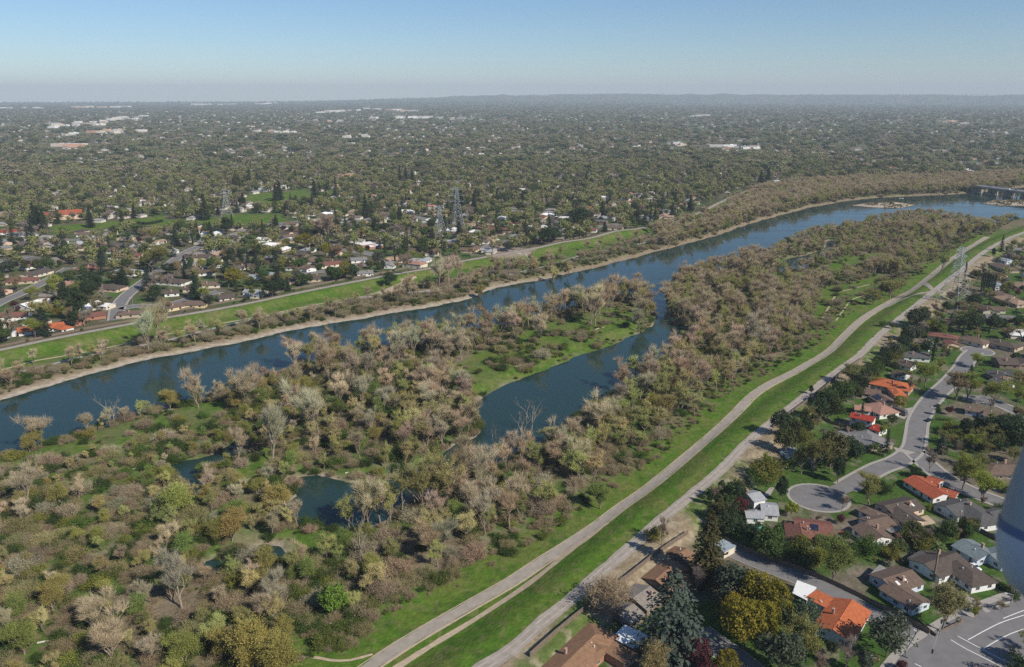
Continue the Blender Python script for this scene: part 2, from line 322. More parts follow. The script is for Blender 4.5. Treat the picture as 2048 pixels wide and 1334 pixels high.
# house side lawns
ng = (S['ln_side'] < 0)*sm(9, 14, S['ln'])*(rr < 1300)
blend(ng, (.15,.13,.09)); blend(ng*sm(.36,.47,n1), (.06,.108,.022)); blend(ng*sm(.62,.72,n2)*.6, (.25,.2,.16))
parks = [[(95,452),(200,445),(330,432),(330,440),(560,435),(575,448),(400,452),(230,455),(110,465)],[(478,402),(500,388),(560,384),(612,380),(622,398),(560,412),(500,412)],[(560,400),(620,385),(680,380),(640,400)],
         [(445,428),(560,430),(580,446),(440,448)],[(1870,362),(1905,355),(1940,349),(1946,353),(1915,366)]]
parks = [PZ(q) for q in parks]
for q in parks: gm(np.concatenate([sm(2, -2, poly_sd(gp[:k], q)), np.zeros(len(gp)-k)]))
LAWNS = [[cA(330,1200),cA(560,1080),cA(700,1250),cA(620,1330),cA(300,1330)],[cB(0,1080),cB(220,960),cB(520,1110),cB(300,1290),cB(0,1170)],[cB(470,830),cB(880,760),cB(980,850),cB(750,950),cB(600,900)],[cB(1090,560),cB(1250,500),cB(1440,620),cB(1280,700)],
         [cC(1170,1150),cC(1250,1050),cC(1700,1090),cC(1680,1200),cC(1300,1180)],[cC(680,270),cC(760,190),cC(900,190),cC(1070,260),cC(900,280)],[cE(1030,1110),cE(1270,1140),cE(1180,1200),cE(1040,1200)],[cE(1270,1060),cE(1360,1040),cE(1500,1090),cE(1290,1150)],
         [cE(500,740),cE(700,790),cE(720,830),cE(560,820)],[cF(180,820),cF(320,830),cF(220,940),cF(140,930)],[cF(440,1050),cF(640,1060),cF(560,1140),cF(440,1140)],[cF(800,250),cF(890,250),cF(880,285),cF(780,280)],[cF(910,400),cF(1060,390),cF(1000,450),cF(910,440)],
         [cF(330,690),cF(420,700),cF(370,770),cF(300,760)],[cG(830,950),cG(920,950),cG(1000,1060),cG(1300,1090),cG(1620,1150),cG(1620,1230),cG(1050,1130),cG(830,1020)],[cG(1440,700),cG(1530,660),cG(1625,640),cG(1625,740),cG(1480,800)],[cD(30,650),cD(300,620),cD(300,660),cD(120,740)],[cD(930,830),cD(1140,770),cD(1150,830),cD(960,860)]]
for q in LAWNS: blend(np.concatenate([sm(.8, -.8, poly_sd(gp[:k], PZ(q))), np.zeros(len(gp)-k)]), (.052,.105,.02))
Lawn_left = [[cI(1590,520),cI(1880,330),cI(1927,420),cI(1740,560)],[cI(0,590),cI(260,560),cI(200,620),cI(0,640)],[cI(470,260),cI(680,280),cI(600,350),cI(480,340)],[cJ(0,600),cJ(250,480),cJ(200,560),cJ(0,690)],[cJ(170,760),cJ(400,760),cJ(380,800),cJ(190,800)],[cJ(540,720),cJ(640,690),cJ(690,720),cJ(560,760)],[cN(0,820),cN(200,850),cN(330,840),cN(280,880),cN(0,880)]]
for q in Lawn_left: blend(np.concatenate([sm(1, -1, poly_sd(gp[:k], PZ(q))), np.zeros(len(gp)-k)]), (.075,.135,.03))

ii = np.arange((len(rad)-1)*NA).reshape(len(rad)-1, NA)[:, :-1].ravel()
gm_ = MB(); gm_.add(np.c_[gx, gy, gz], np.c_[ii, ii+1, ii+NA+1, ii+NA][:, ::-1], 0, True)
gme = gm_.mesh('ground', [M['ground']])
ca = gme.color_attributes.new('base', 'FLOAT_COLOR', 'POINT'); ca.data.foreach_set('color', np.c_[np.clip(col,0,1), np.ones(len(gp))].astype(np.float32).ravel())
struct(link('ground', gme))
wmb = MB(); wq = np.array([[-1300,90],[2200,90],[3800,3500],[-1300,3500]]); wmb.add(np.c_[wq, np.full(4, WZ)], [[0,1,2,3]])
struct(wmb.obj('river_water', [M['water']]))

# ------------------------------------------------------------------ roads
def strip(name, line, a, b, dz, m, flat=None):
    """sheet between offsets a and b (+ = left) along a polyline, draped on the ground"""
    line = np.asarray(line); t = np.gradient(line, axis=0); t /= np.linalg.norm(t, axis=1)[:, None]+1e-9; n = np.c_[-t[:, 1], t[:, 0]]
    offs = np.linspace(a, b, max(2, int(abs(b-a)/2)+1)); wob = (vnoise(line[:, 0], line[:, 1], 4, 71)-.5)*(.8 if m in ('gravel', 'dirt', 'track') else 0)*min(1, abs(b-a)/2)
    V = np.vstack([line+n*(o+(wob if i in (0, len(offs)-1) else wob*0)*(1 if i else -.7))[:, None] if m in ('gravel', 'dirt', 'track') else line+n*o for i, o in enumerate(offs)]); Kn = len(line)
    z = np.full(len(V), flat) if flat is not None else survey(V)['h']
    mb = MB(); F = [[j*Kn+i, j*Kn+i+1, (j+1)*Kn+i+1, (j+1)*Kn+i] for j in range(len(offs)-1) for i in range(Kn-1)]
    if a < b: F = [f for f in F]
    mb.add(np.c_[V, z+dz], F); o = mb.obj(name, [M[m]]); o['kind'] = 'structure'; return o
strip('levee_road', levee_near, -2.5, 2.5, .09, 'gravel')
for s_ in (-1, 1): strip('wheel_track', levee_near, s_*1.05-.3, s_*1.05+.3, .096, 'track'); strip('wheel_track', levee_far, s_*1.05-.3, s_*1.05+.3, .106, 'track')
strip('bike_path_asphalt', bike, -1.3, 1.3, .098, 'path')
strip('bike_path', bike, -2.3, 2.3, .09, 'gravel'); strip('bike_path_shoulder', bike, -3.2, -2.3, .07, 'dirt'); strip('bike_path_shoulder', bike, 2.3, 2.8, .07, 'dirt')
strip('dirt_trail', trail2, -1.2, 1.2, .08, 'dirt')
strip('levee_road', levee_far, -2.7, 2.7, .10, 'gravel')
strip('river_trail', trail_far, -1.6, 1.6, .10, 'concrete'); strip('dirt_trail', trail_up, -1, 1, .10, 'dirt')
for q, wd, m in [([(1757,617),(1780,610),(1802,602),(1838,594),(1866,590)],3.5,'gravel'),([(1846,566),(1856,578),(1872,590),(1884,588)],4.5,'gravel'),([(1640,647),(1672,590),(1700,578),(1757,564)],1.2,'dirt'),([(1672,640),(1703,600),(1735,588)],1.1,'dirt'),
              ([(560,1316),(620,1311),(660,1318),(700,1318),(745,1306)],1.0,'dirt'),([(300,1292),(380,1284),(440,1274),(490,1268)],.9,'dirt'),([(1040,503),(1066,522)],1.0,'concrete'),([(832,555),(800,566),(765,582)],2.4,'dirt'),([(1740,548),(1744,530),(1752,527)],1.0,'dirt')]:
    strip('footpath', catmull(PZ(q, .5), 3), -wd/2, wd/2, .12, m)
def street(name, px, w, side=1.5):
    line = catmull(PZ(px), 3)
    strip(name, line, -w/2, w/2, .03+.004*len(ST), 'asphalt', 0)
    for s in (-1, 1): strip('sidewalk', line, s*w/2, s*(w/2+side), .13, 'concrete', 0)
    return line
def patch(name, px, dz, m, z=0):
    q = PZ(px, z); mb = MB(); mb.add(np.c_[q, np.full(len(q), z+dz)], [list(range(len(q)))]); o = mb.obj(name, [M[m]]); o['kind'] = 'structure'
    if o.data.polygons[0].normal.z < 0: o.data.flip_normals()
    return o
ST = []
ST.append(street('street', [(1950,703),(1936,716),(1925,735),(1900,764),(1868,794),(1848,820),(1836,845),(1832,873),(1825,900),(1797,922),(1760,936),(1724,955),(1690,975)], 8))
t_ = np.linspace(0, 2*math.pi, 26)[:-1]
def bulb(u, v, r, off):
    c = P(u, v); mb = MB(); V = np.c_[c[0]+r*np.cos(t_), c[1]+r*np.sin(t_), np.full(25, .034+off)]; mb.add(V, [list(range(25))]); struct(mb.obj('cul_de_sac', [M['asphalt']]))
    mb = MB(); V2 = np.c_[c[0]+(r+1.2)*np.cos(t_), c[1]+(r+1.2)*np.sin(t_), np.full(25, .024)]; mb.add(V2, [list(range(25))]); struct(mb.obj('sidewalk', [M['concrete']])); BULB.append(np.array([[c[0]+f*r*math.cos(t), c[1]+f*r*math.sin(t)] for f in (0, .5, 1) for t in t_]))
BULB = []
bulb(1637, 995, 11.5, .004); bulb(1955, 702, 9, .004)
ST.append(street('street', [(1826,902),(1850,925),(1880,950),(1930,978),(1997,1004),(2060,1030),(2150,1070)], 8))
ST.append(street('street', [(1925,795),(1990,806),(2048,830),(2120,860)], 7))
ST.append(street('lane', [(1440,1092),(1500,1118),(1553,1139),(1610,1161),(1656,1181),(1700,1204),(1741,1228),(1800,1255),(1850,1284)], 8, .3))
ST.append(street('avenue', [(1840,1400),(1880,1345),(1920,1312),(1975,1275),(2048,1243),(2150,1205)], 21, 2.6))
ST.append(street('street', [(1395,1262),(1420,1282),(1460,1310),(1510,1350)], 9, .5))
for q in ([(1702,970),(1637,995)],[(1930,725),(1955,702)]): strip('street_end', catmull(PZ(q), 3), -3.9, 3.9, .062, 'asphalt', 0)
mk = [(cB(1030,1050),cB(1250,930),cB(1400,860),cB(1618,790)),(cB(1190,1145),cB(1330,1060),cB(1480,985),cB(1618,935)),(cB(850,1050),cB(1000,1140),cB(1180,1230),cB(1380,1334)),(cB(920,1010),cB(1190,1155),cB(1350,1240),cB(1500,1310)),(cB(1400,825),cB(1500,785),cB(1618,740)),(cB(470,1300),cB(540,1334))]
for q in mk: strip('road_marking', catmull(PZ(q), 2), -.15, .15, .065, 'white_line', 0)
# streets among the far houses
FS = [[(232,640),(236,615),(252,592),(285,566),(318,543),(350,520),(372,505),(400,492)],[(240,618),(270,612),(305,612),(350,606),(400,592),(440,583)],[(-60,640),(0,605),(40,588),(100,558),(140,535)],[(-60,545),(0,522),(25,520),(60,512)],[(-60,480),(0,480),(80,478),(160,479),(200,462),(255,468)],[(430,520),(520,517),(560,510)],
      [(590,548),(650,542),(700,533),(740,528)],[(660,497),(690,500),(730,506),(760,512)],[(700,437),(760,440),(810,432),(860,440),(900,448)],[(960,500),(1000,485),(1060,478),(1110,470),(1180,456),(1240,448)],[(520,450),(580,445),(620,440),(660,436)],[(800,408),(880,420),(960,420)],[(1180,420),(1260,410),(1320,400)]]
FSL = [street('street', q, 9, 1.6) for q in FS]
ST += FSL
ALLST = [s for s in ST]
for q in [[(1040,512),(1020,500),(1000,492)]]: strip('footpath', catmull(PZ(q, 1), 3), -3, 3, .12, 'gravel')
# paved yards
for nm, q, m in [('driveway',[cB(880,780),cB(960,620),cB(1010,560),cB(1270,750),cB(1220,765),cB(1080,640),cB(1100,820)],'concrete'),('driveway',[cC(780,275),cC(1080,290),cC(1030,390),cC(960,400)],'concrete'),('driveway',[cE(1370,1010),cE(1640,1070),cE(1540,1100),cE(1400,1050)],'concrete'),
              ('driveway',[cE(1380,640),cE(1500,690),cE(1640,540),cE(1480,570)],'concrete'),('patio',[cC(480,770),cC(560,700),cC(700,690),cC(860,790),cC(620,780)],'concrete'),('patio',[cD(980,690),cD(1050,670),cD(1140,750),cD(1020,790)],'dirt'),('driveway',[cF(880,255),cF(950,290),cF(910,290),cF(880,280)],'concrete'),('patio',[cH(815,760),cH(870,740),cH(1080,890),cH(1020,920)],'concrete'),
              ('driveway',[cF(780,790),cF(980,760),cF(1130,850),cF(1080,900),cF(830,840)],'asphalt'),('yard_slab',[cH(640,760),cH(900,880),cH(1060,1010),cH(1000,1060),cH(720,900)],'concrete'),('patio',[cC(970,10),cC(1150,5),cC(1180,60),cC(1090,90),cC(1000,70)],'concrete'),('sidewalk',[cA(1260,1200),cA(1366,1240),cA(1366,1290),cA(1270,1230)],'concrete')]:
    patch(nm, q, .055, m)
# ------------------------------------------------------------------ houses
RC = dict(orange=(.43,.125,.052), redorange=(.36,.095,.048), red=(.33,.045,.03), redbrown=(.19,.085,.065), brown=(.15,.105,.08), darkbrown=(.10,.078,.065), grey=(.21,.20,.19), lightgrey=(.33,.33,.335), teal=(.17,.20,.205),
          white=(.80,.78,.74), tan=(.34,.23,.16), pink=(.36,.2,.15), taupe=(.24,.21,.18), charcoal=(.10,.095,.09), bluegrey=(.30,.35,.38), orangebrown=(.25,.145,.085))
WC = dict(white=(.72,.70,.66), cream=(.66,.58,.46), tan=(.45,.36,.27), blue=(.55,.60,.66), brick=(.36,.17,.11), brown=(.22,.16,.12), peach=(.62,.45,.34), yellow=(.62,.5,.3))
w1 = MB(); w1.box((0,0,0), (1.5,.06,1.1)); WIN = w1.mesh('window', [M['glass']])
w2 = MB()
for q in ((0,.6,1.7,.1),(0,-.6,1.7,.1)): w2.box((q[0],0,q[1]), (q[2],.10,q[3]))
for q in (-.8,.8): w2.box((q,0,0), (.1,.10,1.1))
w2.box((0,0,0), (.06,.09,1.1)); FRM = w2.mesh('frame', [M['trim']])
w3 = MB(); w3.box((0,0,0), (4.8,.08,2.1))
for q in (-.55,0,.55): w3.box((0,0,q), (4.8,.11,.04))
GAR = w3.mesh('garage_door', [M['trim']])
w4 = MB(); w4.box((0,0,0),(1,.08,2.1)); DOOR = w4.mesh('door', [M['wood']])
FOOT = []          # footprints (centre, axis, half length, half width)
def wing_rect(a, b, w): d = (b-a); L = np.linalg.norm(d); return ((a+b)/2, d/L, L/2, w/2)
def in_rect(p, r, g=0):
    d = p-r[0]; n = np.array([-r[1][1], r[1][0]]); return abs(d@r[1]) < r[2]+g and abs(d@n) < r[3]+g
def house(label, wings, roof, wall, eave=2.7, pitch=.30, detail=2, garage=None, chimney=True, solar=None, skylight=0, base=None, group=None, vents=2, cat='house', name='house', mark=None):
    """wings: (ridge start px, ridge end px, width, kind[, eave]) ; kind gable / hip / flat ; world xy when already projected"""
    ws = []
    for i, wg in enumerate(wings):
        a, b, w, kind = wg[:4]; ev = (wg[4] if len(wg) > 4 else eave)+.013*i; rz = ev+(w/2*pitch if kind != 'flat' else .2)
        if not isinstance(a, np.ndarray):
            a, b = P(*a, rz), P(*b, rz)
            if a[1] > 450: w *= 1.2; rz = ev+(w/2*pitch if kind != 'flat' else .2)
        ws.append([a, b, w, kind, ev, rz])
    c = np.mean([(q[0]+q[1])/2 for q in ws], 0)
    if mark: LAND.append((mark, c))
    h = thing(name, cat, (*c, 0), label, group, base); rects = []
    wm, rm = MB(), MB()
    for a, b, w, kind, ev, rz in ws:
        a = a-c; b = b-c; d = (b-a)/np.linalg.norm(b-a); n = np.array([-d[1], d[0]]); hw = w/2; o = .55; t = .16
        if kind == 'gable':
            s_ = (rz-ev)/hw; A, B = a+d*.5, b-d*.5
            wm.prism([(-hw+o, -.15), (hw-o, -.15), (hw-o, ev-.1+s_*o-.05), (0, rz-.1), (-hw+o, ev-.1+s_*o-.05)], A, B)
            rm.prism([(-hw, ev), (-hw, ev-t), (0, rz-t), (hw, ev-t), (hw, ev), (0, rz)], a, b); fr = (A, B)
            rm.prism([(-.15, rz-.02), (.15, rz-.02), (.0, rz+.09)], a, b)
        elif kind == 'hip':
            A, B = a-d*(hw-.55), b+d*(hw-.55)
            wm.prism([(-hw+o, -.15), (hw-o, -.15), (hw-o, ev), (-hw+o, ev)], A, B); E, F = a-d*hw, b+d*hw
            q = [E-n*hw, F-n*hw, F+n*hw, E+n*hw]; V = [[*p, ev-t] for p in q]+[[*p, ev] for p in q]+[[*a, rz], [*b, rz]]
            rm.add(V, [[0,3,2,1],[0,1,5,4],[1,2,6,5],[2,3,7,6],[3,0,4,7]]); rm.add(V, [[4,5,9,8],[6,7,8,9]]); rm.add(V, [[5,6,9],[7,4,8]]); fr = (A, B)
        else:
            A, B = a+d*.3, b-d*.3
            wm.prism([(-hw+.3, -.15), (hw-.3, -.15), (hw-.3, ev-.02), (-hw+.3, ev-.02)], A, B); rm.prism([(-hw, ev), (hw, ev), (hw, rz), (-hw, rz)], a, b); fr = (A, B)
        rects.append(wing_rect(*fr, w-2*o)); FOOT.append(wing_rect(fr[0]+c, fr[1]+c, w))
    wm.obj('wall', [M['wall']], h, color=WC[wall] if isinstance(wall, str) else wall); ro = rm.obj('roof', [M['roof']], h, color=RC[roof] if isinstance(roof, str) else roof)
    a, b, w, kind, ev, rz = ws[0]; d = (b-a)/np.linalg.norm(b-a); n = np.array([-d[1], d[0]]); L = np.linalg.norm(b-a)
    if detail >= 1 and chimney:
        cm = MB(); p = (a-c)+d*L*random.uniform(.2,.8)+n*w*.22*random.choice((-1,1)); zb = ev if kind != 'flat' else 2
        cm.box((*p, (zb+rz+1)/2), (.9,.6,rz+1-zb), math.atan2(d[1], d[0])); cm.box((*p, rz+1.04), (1.05,.75,.12), math.atan2(d[1], d[0])); cm.obj('chimney', [M['wall']], ro, color=(.4,.26,.2))
    if detail >= 2:
        for _ in range(vents):
            wg = random.choice(ws); dd = (wg[1]-wg[0]); u = random.uniform(.2,.8); LL = np.linalg.norm(dd); nn = np.array([-dd[1], dd[0]])/LL; f = random.uniform(.15,.7)*random.choice((-1,1)); p = wg[0]-c+dd*u+nn*wg[2]/2*f; z = wg[5]-(wg[5]-wg[4])*abs(f)
            vm = MB(); vm.tube([(*p, z-.15), (*p, z+.5)], .12, 8, cap=True); vm.tube([(*p, z+.5), (*p, z+.62)], .2, 8, cap=True); vm.obj('vent', [M['trim']], ro)
        for _ in range(skylight):
            sm_ = MB(); f = random.uniform(.3,.6)*random.choice((-1,1)); p = a-c+d*L*random.uniform(.25,.75)+n*w/2*f; sl_ = (rz-ev)/(w/2); z = rz-(rz-ev)*abs(f)
            e1, e2 = d*.5, n*.8; V = [[*(p+e1*i+e2*j), z-sl_*(abs(f*w/2+.8*j)-abs(f*w/2))+q] for q in (.05, .16) for i, j in ((-1,-1),(1,-1),(1,1),(-1,1))]
            sm_.add(V, [[4,5,6,7],[0,1,5,4],[1,2,6,5],[2,3,7,6],[3,0,4,7]]); sm_.obj('skylight', [M['trim']], ro)
    if solar:
        for (pu, f0, f1, u0, u1) in solar:
            wg = ws[pu]; dd = wg[1]-wg[0]; LL = np.linalg.norm(dd); nn = np.array([-dd[1], dd[0]])/LL; zz = lambda f: wg[5]-(wg[5]-wg[4])*abs(f)
            V = [[*(wg[0]-c+dd*u+nn*wg[2]/2*f), zz(f)+q] for q in (.06,.16) for u, f in ((u0,f0),(u1,f0),(u1,f1),(u0,f1))]
            sp = MB(); sp.add(V, [[0,3,2,1],[4,5,6,7],[0,1,5,4],[1,2,6,5],[2,3,7,6],[3,0,4,7]]); sp.obj('solar_panel', [M['solar']], ro)
    if detail >= 1:
        step = 3.4 if detail >= 2 else 5.5; door = False
        for i, (cc, dd, hl, hw) in enumerate(rects):
            nn = np.array([-dd[1], dd[0]]); ev = ws[i][4]
            for s in (-1, 1):
                k = int(2*hl/step)
                for j in range(k):
                    p = cc+dd*((j+.5)/k*2-1)*hl+nn*s*(hw+.02)
                    if any(in_rect(p, r, .3) for q, r in enumerate(rects) if q != i): continue
                    if (p+c)[1] > c[1]+hw*1.2 and detail < 2: continue
                    levels = [1.55] if ev < 4 else [1.4, 4.2]
                    if garage == (i, s) and j == 0:
                        link('garage_door', GAR, h, (*p, 1.05), math.atan2(dd[1], dd[0])); continue
                    if not door and j == k//2 and detail >= 2: door = True; link('door', DOOR, h, (*p, 1.06), math.atan2(dd[1], dd[0])); continue
                    for z in levels:
                        wo = link('window', WIN, h, (*p, z), math.atan2(dd[1], dd[0]))
                        if detail >= 2: link('frame', FRM, wo)
            for s in (-1, 1):
                p = cc+dd*s*(hl+.02); yaw = math.atan2(nn[1], nn[0])
                if garage == (i, 'end', s): link('garage_door', GAR, h, (*p, 1.05), yaw); continue
                if any(in_rect(p, r, .3) for q, r in enumerate(rects) if q != i): continue
                for e in (-.5, .5):
                    if detail < 2 and e > 0: continue
                    wo = link('window', WIN, h, (*(p+nn*e*hw), 1.55), yaw)
                    if detail >= 2: link('frame', FRM, wo)
    return h
H = house
# the houses below the levee, from their ridge lines
H('bright orange gabled roof house beside the lane', [(cA(870,940),cA(1075,622),12.5,'gable'),(cA(640,560),cA(900,690),7,'flat')], 'orange', 'blue', detail=2, mark='the bright orange gabled house')
H('brown shingled L-shaped house at the lane corner with skylights', [(cB(130,410),cB(445,310),12,'gable'),(cB(190,430),cB(560,655),9.5,'gable')], 'brown', 'blue', skylight=2, mark='the brown corner house with skylights')
H('mottled brown ranch house behind the front palm', [(cB(570,250),cB(915,130),13,'gable'),(cB(925,225),cB(1085,335),11,'hip')], 'darkbrown', 'white', mark='the ranch house behind the palm')
H('blue-grey roofed house beside the hedge by the avenue', [(cD(1410,910),cD(1690,1065),11,'gable'),(cD(1700,1075),cD(1900,1020),10,'gable')], 'teal', 'blue', mark='the blue-grey roofed house')
H('red-brown house with two pale solar panels on its roof', [(cC(1395,715),cC(1440,925),11,'gable'),(cC(1330,705),cC(1830,770),12,'gable')], 'redbrown', 'white', solar=[(1,-.15,-.65,.42,.62)], mark='the red-brown solar roof house')
H('brown house with white gable and a blue umbrella beside', [(cD(395,735),cD(600,890),11,'gable'),(cD(430,730),cD(660,680),10,'gable'),(cD(450,605),cD(535,640),6,'hip')], 'brown', 'white', mark='the white gabled house by the umbrella')
H('grey-brown house with tan patio beside the orange-red house', [(cD(610,575),cD(935,500),11,'gable'),(cD(735,580),cD(945,715),10,'gable')], 'darkbrown', 'peach', skylight=1, mark='the grey-brown house with tan patio')
H('long orange-red tiled house with white gable facing the avenue', [(cD(910,255),cD(1235,450),11,'gable'),(cD(1060,265),cD(1200,315),8,'gable'),(cD(1190,390),cD(1370,445),7,'gable')], 'redorange', 'white', mark='the long orange-red tiled house')
H('dark grey hip house with a white patio cover', [(cD(1240,580),cD(1480,520),12,'gable'),(cD(1450,540),cD(1620,650),12,'hip'),(cD(1690,640),cD(1840,605),7,'gable')], 'charcoal', 'white', mark='the dark house with white patio cover')
H('pale grey two-storey house beside the kidney pool', [(cC(735,375),cC(900,340),9,'gable',5.2),(cC(900,500),cC(1130,520),11,'gable'),(cC(700,590),cC(950,600),7,'gable')], 'lightgrey', 'white', mark='the pale grey two-storey house')
H('small shed with flat white roof at the top of the lane', [(cC(350,985),cC(520,1075),7,'flat')], 'bluegrey', 'cream', detail=1, chimney=False, cat='shed', name='shed')
H('tan brown hipped house at the foot of the levee', [(cH(250,1190),cH(640,815),12,'hip'),(cH(590,870),cH(700,960),8,'gable'),(cH(760,930),cH(980,1060),6,'flat')], 'orangebrown', 'brick', mark='the tan hipped house under the levee')
H('grey-brown gabled house half hidden by the blue cedar', [(cH(1000,470),cH(1175,350),12,'gable'),(cH(860,620),cH(1010,520),10,'gable'),(cH(730,560),cH(830,480),6,'flat',5.0)], 'taupe', 'brown', solar=[(1,.1,.8,.2,.8)], mark='the house behind the blue cedar')
H('white flat carport roof below the blue cedar', [(cH(860,790),cH(1100,900),8,'flat')], 'white', 'brown', detail=1, chimney=False, cat='carport', name='carport')
H('long brown roofed house behind the tall redwood', [(cH(1220,290),cH(1440,110),11,'gable'),(cH(1380,200),cH(1480,250),9,'hip'),(cH(1440,40),cH(1540,-20),11,'gable')], 'orangebrown', 'brown', mark='the long brown house behind the redwood')
H('red roofed white two-storey house with a lower garage', [(cE(885,605),cE(1165,665),8,'gable',5.2),(cE(1140,745),cE(1270,790),8,'gable')], 'red', 'white', mark='the red roofed two-storey house')
H('salmon hip-roofed house with a low side wing', [(cE(1200,510),cE(1240,530),13,'hip'),(cE(920,520),cE(1120,545),8,'gable')], 'pink', 'white', mark='the salmon hip-roofed house')
H('grey-brown house with solar panels between two orange roofs', [(cE(1000,325),cE(1230,350),10,'gable'),(cE(1190,380),cE(1370,490),11,'gable')], 'brown', 'tan', solar=[(1,-.2,-.8,.1,.5)], mark='the grey-brown house between orange roofs')
H('vivid orange hip-roofed house under bare tree shadow', [(cE(1290,220),cE(1440,250),15,'hip'),(cE(1400,330),cE(1440,370),7,'hip')], 'orange', 'tan', mark='the vivid orange hip-roofed house')
H('grey house with broad hip roof above the driveway loop', [(cE(740,820),cE(940,870),7,'gable'),(cE(1060,840),cE(1130,880),14,'hip')], 'grey', 'tan', mark='the grey hip house by the driveway loop')
H('dull red gabled house among tall evergreens', [(cE(690,900),cE(790,965),8,'gable')], 'redbrown', 'peach')
H('small pale metal-roofed house beside the turquoise pool', [(cE(100,1000),cE(220,1040),9,'gable')], 'bluegrey', 'white', mark='the pale metal-roofed house')
for lab, w, rc, wc in [('dark brown two-storey house by the tall cypress',[(cF(310,190),cF(440,215),9,'gable',5.2)],'brown','blue'),('dark house with solar roof behind the cypress',[(cF(120,320),cF(400,340),11,'gable')],'charcoal','white'),
    ('long dark brown house above the vivid orange roof',[(cF(100,400),cF(270,440),11,'gable'),(cF(60,510),cF(170,550),9,'gable')],'darkbrown','white'),('dull red house with blue tarp near the street end',[(cF(480,130),cF(620,150),9,'hip'),(cF(600,200),cF(660,240),7,'gable')],'redbrown','peach'),
    ('brown hip-roofed house with garage at the street end',[(cF(840,170),cF(920,190),11,'hip')],'brown','cream'),('dark house behind the white van',[(cF(1100,200),cF(1230,230),11,'hip')],'darkbrown','tan'),
    ('large dark roofed house right of the street end lawn',[(cF(1080,390),cF(1300,400),12,'gable'),(cF(1300,380),cF(1420,430),10,'gable')],'darkbrown','brown'),('dark low-pitched house beyond the pale street trees',[(cF(1070,500),cF(1190,560),12,'gable'),(cF(1190,500),cF(1400,560),10,'gable')],'charcoal','brown'),
    ('dark roofed house with a bright white gable end',[(cF(1080,580),cF(1230,640),10,'gable')],'charcoal','white'),('brown gabled house opposite the parked dark cars',[(cF(770,870),cF(960,900),9,'gable'),(cF(960,930),cF(1150,960),9,'gable')],'brown','blue'),
    ('small terracotta roof behind the gabled house',[(cF(880,1060),cF(1000,1040),7,'gable')],'tan','tan'),('brown hip-roofed house behind the aircraft fitting',[(cD(1750,150),cD(2000,150),13,'hip')],'brown','brown'),
    ('pale grey house above the cypress row',[(cG(1440,330),cG(1600,345),12,'gable')],'grey','white'),('blue-grey gabled house near the tall dark conifer',[(cG(1310,445),cG(1480,485),10,'gable')],'bluegrey','blue'),('brown house with white rear gable above the cypresses',[(cG(1310,520),cG(1440,570),12,'hip')],'brown','tan'),
    ('long brown roofed house just beyond the cypress row',[(cG(1160,620),cG(1390,660),13,'gable')],'darkbrown','tan'),('blue-grey low roof beside the cypress row',[(cG(1270,750),cG(1340,800),8,'gable')],'bluegrey','white'),('dark brown house with white skylight near the pylon',[(cG(1240,860),cG(1380,890),11,'hip')],'brown','tan'),
    ('tan-brown hip house beside the pylon lawn',[(cG(1400,920),cG(1560,970),12,'hip')],'tan','tan'),('brown roofed house beyond the dark conifer',[(cG(1480,410),cG(1610,440),10,'hip')],'brown','tan')]:
    H(lab, w, rc, wc, detail=2 if P(*w[0][0])[1] < 480 else 1)
